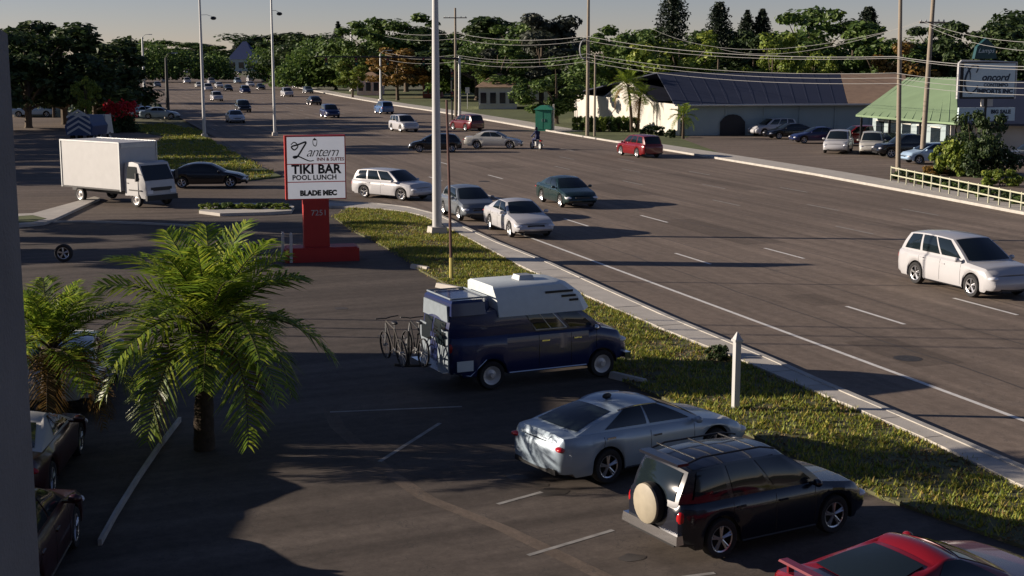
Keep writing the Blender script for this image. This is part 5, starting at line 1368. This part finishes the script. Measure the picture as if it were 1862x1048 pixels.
# rack and the two bicycles hanging behind
MB().tube([(vs_.xr - .1, 0, .5), (vs_.xr - .75, 0, .55), (vs_.xr - 1.0, 0, .60)], .035, 7).build('bike_rack', 'black', van)
MB().tube([(vs_.xr - .65, 0, .55), (vs_.xr - .65, 0, 1.35)], .03, 7).build('bike_rack', 'black', van)
def bicycle(label, off, yo, tilt):
    t = thing('bicycle', label, 'bicycle', (0, 0, 0), 0)
    mm = Matrix.Translation((VP[0], VP[1], 0)) @ Matrix.Rotation(VA, 4, 'Z') @ Matrix.Translation((vs_.xr - off, yo, .62)) @ Matrix.Rotation(R(90), 4, 'Z') @ Matrix.Rotation(tilt, 4, 'X')
    t.matrix_world = mm
    r = .33
    for x in (-.52, .52):
        w = link('wheel', None, t); w.location = (x, 0, r); w.empty_display_size = .1
        MB().lathe([(r - .02, -.02), (r, -.02), (r, .02), (r - .02, .02), (r - .02, -.02)], 22, axis='Y').build('tyre', 'tyre', w)
        mb = MB()
        for k in range(10): a = 6.283 * k / 10; mb.tube([(0, 0, 0), (math.cos(a) * (r - .02), 0, math.sin(a) * (r - .02))], .004, 3)
        mb.tube([(0, -.05, 0), (0, .05, 0)], .03, 7); mb.build('spokes', 'steel', w)
    mb = MB(); bb, hd, st, ra, fa_ = (-.05, 0, .28), (.36, 0, .88), (-.18, 0, .82), (-.52, 0, r), (.52, 0, r)
    for p, q in ((bb, hd), (bb, st), (st, (.33, 0, .92)), (bb, ra), (ra, st)): mb.tube([p, q], .02, 7)
    mb.build('frame', 'tar' if yo > 0 else 'black', t)
    MB().tube([hd, (.40, 0, .7), fa_], .018, 7).build('fork', 'steel', t)
    MB().tube([(.26, -.28, 1.02), (.33, -.12, 1.0), (.34, 0, .98), (.33, .12, 1.0), (.26, .28, 1.02)], .014, 6).build('handlebar', 'black', t)
    MB().ellipsoid((-.21, 0, .97), (.14, .07, .04)).build('saddle', 'black', t, 60); MB().tube([st, (-.21, 0, .95)], .014, 6).build('seat_post', 'steel', t)
    mb = MB(); mb.lathe([(0, -.01), (.09, -.01), (.09, .01), (0, .01)], 12, axis='Y', c=bb); mb.tube([(bb[0], -.09, bb[2]), (bb[0] + .15, -.09, bb[2] - .08)], .01, 5); mb.tube([(bb[0], .09, bb[2]), (bb[0] - .15, .09, bb[2] + .08)], .01, 5); mb.build('crank', 'steel', t)
    return t
bicycle('black bicycle on the rack nearest the camper van doors', .55, -.1, R(3))
bicycle('dark brown bicycle on the outer side of the rack', .95, .12, R(-4))

# ---- cars at the lower left
car('sedan', 'wine', 'dark red sedan with bright red tail light beside the grey wall', (-7.45, 18.9), R(97), 2)
t, s_ = car('coupe', 'wine', 'low dark red coupe with white roof parked beyond the dark red sedan', (-8.95, 24.0), R(97), 1)
for o in t.children:
    if o.name.startswith('cabin'): setm(o, 0, M['white'])
car('hatch', 'white', 'white car mostly hidden behind the darker palm', (-9.9, 30.2), R(100), 1)

# ---- traffic near the junction
p, h = by_wheels('bigsuv', (1672, 517), (1760, 539), ang=TOW + .03); car('bigsuv', 'white', 'white large SUV driving alone in the middle lane', p, h, 2, cat='suv')
p, h = by_wheels('sedan', (985, 368), (1022, 377), ang=TOW); car('sedan', 'dkgreen', 'dark green black sedan casting a long shadow on the road', p, h, 2)
p, h = by_wheels('sedan', (900, 417), (921, 432), ang=TOW); car('sedan', 'white', 'white sedan rolling towards the lot behind the white pole', p, h, 2)
p, h = by_wheels('hatch', (812, 390), (832, 402), ang=TOW); car('hatch', 'grey', 'grey car half hidden by the thick white light pole', p, h, 1)
p, h = by_wheels('suv', (667, 356), (728, 369), ang=R(-38)); car('suv', 'white', 'white SUV turning at the corner beside the pylon sign', p, h, 2, cat='suv')[0].scale = (1, 1, .92)
p, h = by_wheels('hatch', (822, 277), (762, 278), side=1, ang=R(183)); car('hatch', 'black', 'black hatchback turning left across the junction', p, h, 1)
p, h = by_wheels('coupe', (874, 270), (920, 272), ang=R(-8)); car('sedan', 'cream', 'cream white sedan waiting behind the motorcyclist', p, h, 1)
p = G(1158, 287); car('suv', 'red', 'red SUV driving away past the far lawn', (p.x + .3, p.y + 1.6), AWAY + .06, 1, cat='suv')
p = G(848, 238); car('suv', 'maroon', 'dark red SUV turning in the junction behind the black hatchback', (p.x, p.y + 1), AWAY + .2, 1, cat='suv')
p = G(733, 240); car('suv', 'white', 'white SUV seen from its front corner in the middle of the junction', (p.x, p.y + 1), TOW + .1, 1, cat='suv')
p = G(378, 340); car('sedan', 'black', 'black sedan nosing out behind the box truck', (p.x, p.y), R(6), 1)
FAR_TRAFFIC = [('suv', 'navy', 600, 214, 0, 'navy SUV with glints on its bonnet entering the junction'), ('suv', 'blue', 698, 207, 1, 'blue SUV driving off along the far kerb'), ('sedan', 'black', 571, 191, 1, 'black sedan next to the navy SUV'),
               ('bigsuv', 'white', 522, 176, 0, 'white SUV in the queue behind the slim grey pole'), ('sedan', 'black', 474, 163, 0, 'black sedan ahead of the distant queue'), ('sedan', 'white', 428, 223, 0, 'white sedan alone in the shaded left lane'),
               ('suv', 'black', 442, 204, 0, 'dark SUV close behind the lone white sedan'), ('suv', 'white', 394, 184, 0, 'white SUV at the front of the left queue'), ('sedan', 'ltblue', 270, 214, 2, 'pale blue sedan parked by the red blooms'),
               ('sedan', 'silver', 292, 216, 2, 'silver sedan parked nose to the dark pole'), ('pickup', 'ltblue', 62, 213, 2, 'pale pickup parked in front of the shaded house')]
for kd, co, px, py, d, lb in FAR_TRAFFIC:
    q = G(px, py); car(kd, co, lb, (q.x, q.y), [TOW, AWAY, R(8)][d], 1, cat='pickup' if kd == 'pickup' else ('suv' if 'suv' in kd else 'car'))
rnd = random.Random(12)
QUEUE = [(398, 160), (432, 152), (455, 148), (482, 150), (418, 142), (392, 146), (340, 152), (352, 144), (300, 150), (322, 140), (278, 146), (262, 138), (246, 144), (290, 134), (236, 136), (310, 130), (345, 133), (372, 136), (402, 132), (436, 134), (225, 134), (270, 130), (508, 158), (540, 160), (455, 158), (500, 147), (530, 150), (415, 166), (362, 160), (212, 141), (252, 151), (286, 159), (468, 141), (496, 140), (384, 153), (318, 146), (200, 136), (446, 170), (378, 166), (560, 170), (232, 129), (256, 127), (284, 126), (300, 127), (328, 127), (352, 127), (384, 128), (414, 127)]
QUEUE += [(rnd.uniform(205 + (140 - q_) * 3, 430), q_) for q_ in (124, 125, 126, 127, 128, 129, 130, 131, 132, 133, 134, 136, 138, 139, 141, 143)]
for i, (px, py) in enumerate(QUEUE):
    q = G(px, py); kd = ['sedan', 'suv', 'bigsuv', 'hatch'][i % 4]; co = ['white', 'silver', 'white', 'black', 'cream', 'navy', 'white', 'grey'][i % 8]
    cn = {'white': 'white', 'cream': 'cream', 'silver': 'silver', 'black': 'black', 'navy': 'navy', 'grey': 'grey'}[co]; kn = {'sedan': 'sedan', 'suv': 'crossover', 'bigsuv': 'large SUV', 'hatch': 'hatchback'}[kd]
    car(kd, co, 'tiny %s %s in the distant traffic queue' % (cn, kn), (q.x, q.y), TOW if px > 240 else TOW, 0, group='cars in the distant queue')
# ---- far car park
for kd, co, px, py, a, lb in [('suv', 'white', 1404, 247, 200, 'white SUV parked by the pale hall wall'), ('sedan', 'black', 1434, 252, 195, 'black car beside the white SUV at the hall wall'), ('sedan', 'navy', 1484, 260, 186, 'navy sedan parked before the hall'),
                              ('suv', 'red', 1558, 264, 188, 'bright red SUV parked at the corner of the green roofed shop'), ('bigsuv', 'white', 1524, 277, 250, 'white SUV nose-out before the bright red SUV'), ('suv', 'cream', 1584, 279, 255, 'pale SUV nose-out left of the leaning pole'),
                              ('pickup', 'black', 1652, 286, 185, 'black pickup between the two wooden poles'), ('hatch', 'ltblue', 1692, 297, 190, 'light blue hatchback beside the big dark bush'), ('hatch', 'black', 1622, 275, 262, 'black hatchback right behind the leaning pole'),
                              ('suv', 'grey', 1880, 300, 180, 'grey SUV right of the big dark bush')]:
    q = G(px, py); car(kd, co, lb, (q.x, q.y), R(a), 1, cat='car')

# ---- box truck
tb = G(232, 364); TA = math.atan2(-.6, .8)
trk = thing('box_truck', 'white box truck with cab pulling out of the side street', 'truck', (-20.9, 72.2, 0), TA)
TL, TW = 4.9, 2.35
MB().box((-.4, 0, 2.0), (TL, TW, 2.45)).build('cargo_box', 'white', trk)
for (x, y) in ((-.4 + TL / 2, -TW / 2), (-.4 + TL / 2, TW / 2), (-.4 - TL / 2, -TW / 2), (-.4 - TL / 2, TW / 2)):
    MB().box((x, y, 2.0), (.07, .07, 2.5)).build('corner_rail', 'steel', trk)
for y in (-TW / 2, TW / 2): 
    MB().box((-.4, y, 3.22), (TL - .08, .06, .08)).build('top_rail', 'steel', trk); MB().box((-.4, y, .80), (TL - .08, .06, .08)).build('bottom_rail', 'black', trk)
MB().box((-.4 + TL / 2 + .012, 0, 3.05), (.03, TW - .2, .22)).build('front_panel', 'steel', trk)
MB().box((.1, 0, .62), (6.3, .85, .22)).build('chassis', 'black', trk)
xc0 = -.4 + TL / 2 + .12
def sec(x, zb, zt, y0, y1): return [(x, -y0, zb), (x, -y1, lerp(zb, zt, .55)), (x, -y1 * .93, zt), (x, y1 * .93, zt), (x, y1, lerp(zb, zt, .55)), (x, y0, zb)]
mb = MB(); loft(mb, [sec(xc0, .55, 2.22, 1.0, 1.02), sec(xc0 + .6, .55, 2.28, 1.0, 1.02), sec(xc0 + 1.05, .5, 2.2, 1.0, 1.02), sec(xc0 + 1.52, .45, 1.28, .98, 1.0), sec(xc0 + 1.62, .45, 1.0, .95, .96)]); mb.build('cab', 'white', trk, 30)
mb = MB(); mb.add([(xc0 + 1.085, -.84, 2.13), (xc0 + 1.085, .84, 2.13), (xc0 + 1.50, .90, 1.36), (xc0 + 1.50, -.90, 1.36), (xc0 + 1.05, -.84, 2.11), (xc0 + 1.05, .84, 2.11), (xc0 + 1.46, .90, 1.34), (xc0 + 1.46, -.90, 1.34)], [(0, 3, 2, 1), (4, 5, 6, 7), (0, 1, 5, 4), (1, 2, 6, 5), (2, 3, 7, 6), (3, 0, 4, 7)]); mb.build('windscreen', 'glass', trk)
for sy in (-1, 1):
    d_ = MB().box((xc0 + .62, sy * 1.022, 1.0), (.92, .03, .85)).build('door', 'white', trk); MB().box((xc0 + .3, sy * 1.045, 1.2), (.14, .03, .04)).build('handle', 'black', d_)
    mb = MB(); mb.add([(xc0 + .2, sy * 1.035, 1.42), (xc0 + 1.12, sy * 1.035, 1.42), (xc0 + .92, sy * 1.0, 2.05), (xc0 + .25, sy * 1.0, 2.05)], [(0, 1, 2, 3)]); mb.build('side_window', 'glass', trk)
    MB().box((xc0 + 1.3, sy * 1.25, 1.55), (.08, .2, .42)).build('mirror', 'black', trk); MB().tube([(xc0 + 1.1, sy * 1.0, 1.7), (xc0 + 1.3, sy * 1.25, 1.7)], .015, 5).build('mirror_arm', 'black', trk)
    MB().box((xc0 + 1.62, sy * .72, .78), (.08, .34, .18)).build('headlight', 'lamp', trk)
MB().box((xc0 + 1.64, 0, .48), (.14, 1.95, .26)).build('bumper', 'black', trk); MB().box((xc0 + 1.63, 0, .92), (.04, 1.3, .18)).build('grille', 'black', trk)
tyt, rmt = cached(('wheel', .40, 'steel'), lambda: wheel_parts(.40, 'steel'))
for x, ys in ((-1.55, (-.98, .98)), (xc0 + .85, (-.92, .92))):
    for y in ys:
        w = link('wheel', None, trk); w.location = (x, y, .40); w.rotation_euler = (0, 0, math.pi if y < 0 else 0); link('tyre', tyt, w); ri = link('rim', rmt, w); setm(ri, 0, M['rim_white'])
        MB().box((x, y, .86), (.95, .3, .05)).build('mudguard', 'black', trk)

# ---- chevron-backed road service truck behind the box truck
q = G(140, 262); sv = thing('service_truck', 'road service truck with blue and white chevron rear behind the box truck', 'truck', (q.x, q.y + 1, 0), R(84))
M['chev_blue'] = mat('chevron_blue', (.02, .05, .14), .5, var=.05)
zt = ZY(212, q.y)
pr = [(-1.15, .7), (1.15, .7), (1.3, 1.5), (1.1, zt * .75), (.85, zt), (-.85, zt), (-1.1, zt * .75), (-1.3, 1.5)]
mb = MB(); mb.add([(x_, y, z) for x_ in (-.2, 3.2) for y, z in pr], [tuple(range(7, -1, -1)), tuple(range(8, 16))] + [(i, (i + 1) % 8, 8 + (i + 1) % 8, 8 + i) for i in range(8)]); mb.build('rear_body', 'chev_blue', sv)
for k in range(4):
    z = .75 + k * .48
    for s in (-1, 1):
        mb = MB(); y1 = 1.08
        mb.add([(-.215, 0, z + .62), (-.215, s * y1, z), (-.215, s * y1, z + .2), (-.215, 0, z + .82), (-.203, 0, z + .62), (-.203, s * y1, z), (-.203, s * y1, z + .2), (-.203, 0, z + .82)], [(0, 1, 2, 3), (7, 6, 5, 4), (0, 4, 5, 1), (1, 5, 6, 2), (2, 6, 7, 3), (3, 7, 4, 0)]); mb.build('chevron_stripe', 'white', sv)
MB().box((4.2, 0, 1.5), (1.7, 2.1, 1.7), top=(.75, .9)).build('cab', 'white', sv)
for x in (.6, 2.2, 4.2):
    for y in (-.95, .95):
        w = link('wheel', None, sv); w.location = (x, y, .40); w.rotation_euler = (0, 0, math.pi if y < 0 else 0); link('tyre', tyt, w); link('rim', rmt, w)
MB().box((.2, 0, zt + .12), (.5, .9, .26), top=(.9, .8)).build('light_bar', 'steel', sv)

# ---- motorcyclist
q = G(975, 272); MA = AWAY + .15
mc = thing('motorcycle', 'dark motorcycle ridden past the cream white sedan', 'motorcycle', (q.x, q.y, 0), MA)
tm, rmm = cached(('wheel', .31, 'mc'), lambda: (MB().lathe([(.2, -.05), (.30, -.06), (.31, -.03), (.31, .03), (.30, .06), (.2, .05)], 18, axis='Y').mesh('tyre', ['tyre'], 40), MB().lathe([(0, -.03), (.2, -.04), (.2, .04), (0, .03)], 14, axis='Y').mesh('rim', ['steel'], 40)))
for x in (-.68, .70):
    w = link('wheel', None, mc); w.location = (x, 0, .31); link('tyre', tm, w); link('rim', rmm, w)
MB().ellipsoid((.18, 0, .82), (.32, .17, .16)).build('fuel_tank', PAINT['navy'], mc, 60); MB().ellipsoid((-.35, 0, .80), (.42, .15, .07)).build('saddle', 'black', mc, 60)
MB().box((0, 0, .48), (.5, .3, .35)).build('engine', 'steel', mc); MB().tube([(.70, 0, .31), (.52, 0, .75), (.42, 0, 1.02)], .04, 6).build('fork', 'steel', mc)
MB().tube([(.34, -.36, 1.06), (.42, -.1, 1.05), (.42, .1, 1.05), (.34, .36, 1.06)], .018, 6).build('handlebar', 'black', mc); MB().box((-.85, 0, .75), (.12, .2, .1)).build('tail_light', 'tail', mc)
MB().tube([(-.2, -.18, .35), (-.9, -.2, .38)], .05, 7).build('exhaust', 'chrome', mc)
def person_skin(name, joints, edges, parent, m):
    me = bpy.data.meshes.new(name); me.from_pydata([j[:3] for j in joints], edges, [])
    o = link(name, me, parent); md = o.modifiers.new('skin', 'SKIN'); md.use_smooth_shade = True
    for v, j in zip(me.skin_vertices[0].data, joints): v.radius = (j[3], j[3] if len(j) < 5 else j[4])
    me.skin_vertices[0].data[0].use_root = True
    sb = o.modifiers.new('sub', 'SUBSURF'); sb.levels = 1; sb.render_levels = 1
    me.materials.append(M[m] if isinstance(m, str) else m); return o
rid = thing('person', 'person in dark blue jacket and helmet riding the motorcycle', 'person', (q.x, q.y, 0), MA)
J = [(-.30, 0, .92, .16), (-.22, 0, 1.15, .15), (-.12, 0, 1.38, .17), (-.05, 0, 1.52, .07), (-.02, 0, 1.64, .10), (0.0, 0, 1.76, .09),
     (-.10, .20, 1.42, .08), (.05, .30, 1.20, .06), (.30, .31, 1.08, .045), (.38, .30, 1.06, .05), (-.10, -.20, 1.42, .08), (.05, -.30, 1.20, .06), (.30, -.31, 1.08, .045), (.38, -.30, 1.06, .05),
     (-.22, .12, .88, .11), (.20, .24, .84, .085), (.02, .24, .42, .06), (.00, .24, .32, .05), (.14, .25, .28, .045), (-.22, -.12, .88, .11), (.20, -.24, .84, .085), (.02, -.24, .42, .06), (.00, -.24, .32, .05), (.14, -.25, .28, .045)]
E_ = [(0, 1), (1, 2), (2, 3), (3, 4), (4, 5), (2, 6), (6, 7), (7, 8), (8, 9), (2, 10), (10, 11), (11, 12), (12, 13), (0, 14), (14, 15), (15, 16), (16, 17), (17, 18), (0, 19), (19, 20), (20, 21), (21, 22), (22, 23)]
person_skin('body', J, E_, rid, mat('dark_blue_jacket', (.012, .018, .07), .8))
MB().ellipsoid((.0, 0, 1.72), (.15, .13, .155)).build('helmet', mat('black_helmet', (.01, .01, .015), .2), rid, 60); MB().ellipsoid((.07, 0, 1.72), (.09, .105, .06)).build('visor', 'glass', rid, 60)

# ---- lone wheel lying upright in the drive
q = G(117, 476); t = thing('loose_wheel', 'loose five-spoke car wheel standing alone on the motel drive', 'wheel', (q.x, q.y, .33), R(80))
ty, rm = cached(('wheel', .33, 'split'), lambda: wheel_parts(.33, 'split')); link('tyre', ty, t).rotation_euler = (0, 0, R(100)); link('rim', rm, t).rotation_euler = (0, 0, R(100))
# ---- thin unseen poles left of the view, added to cast lines of shade
for i, (y, h) in enumerate([(40.5, 9.5), (39.2, 9.5), (38.0, 9.5)]):
    t = thing('shadow_pole', ['farthest', 'middle', 'nearest'][i] + ' of three unseen steel poles added to cast thin shadows', 'shadow_pole', (-18.5, y, 0)); MB().tube([(0, 0, 0), (0, 0, h)], [.06, .04], 8).build('shaft', 'steel', t); MB().ellipsoid((0, 0, h + .06), (.09, .09, .09)).build('finial', 'chrome', t, 60)
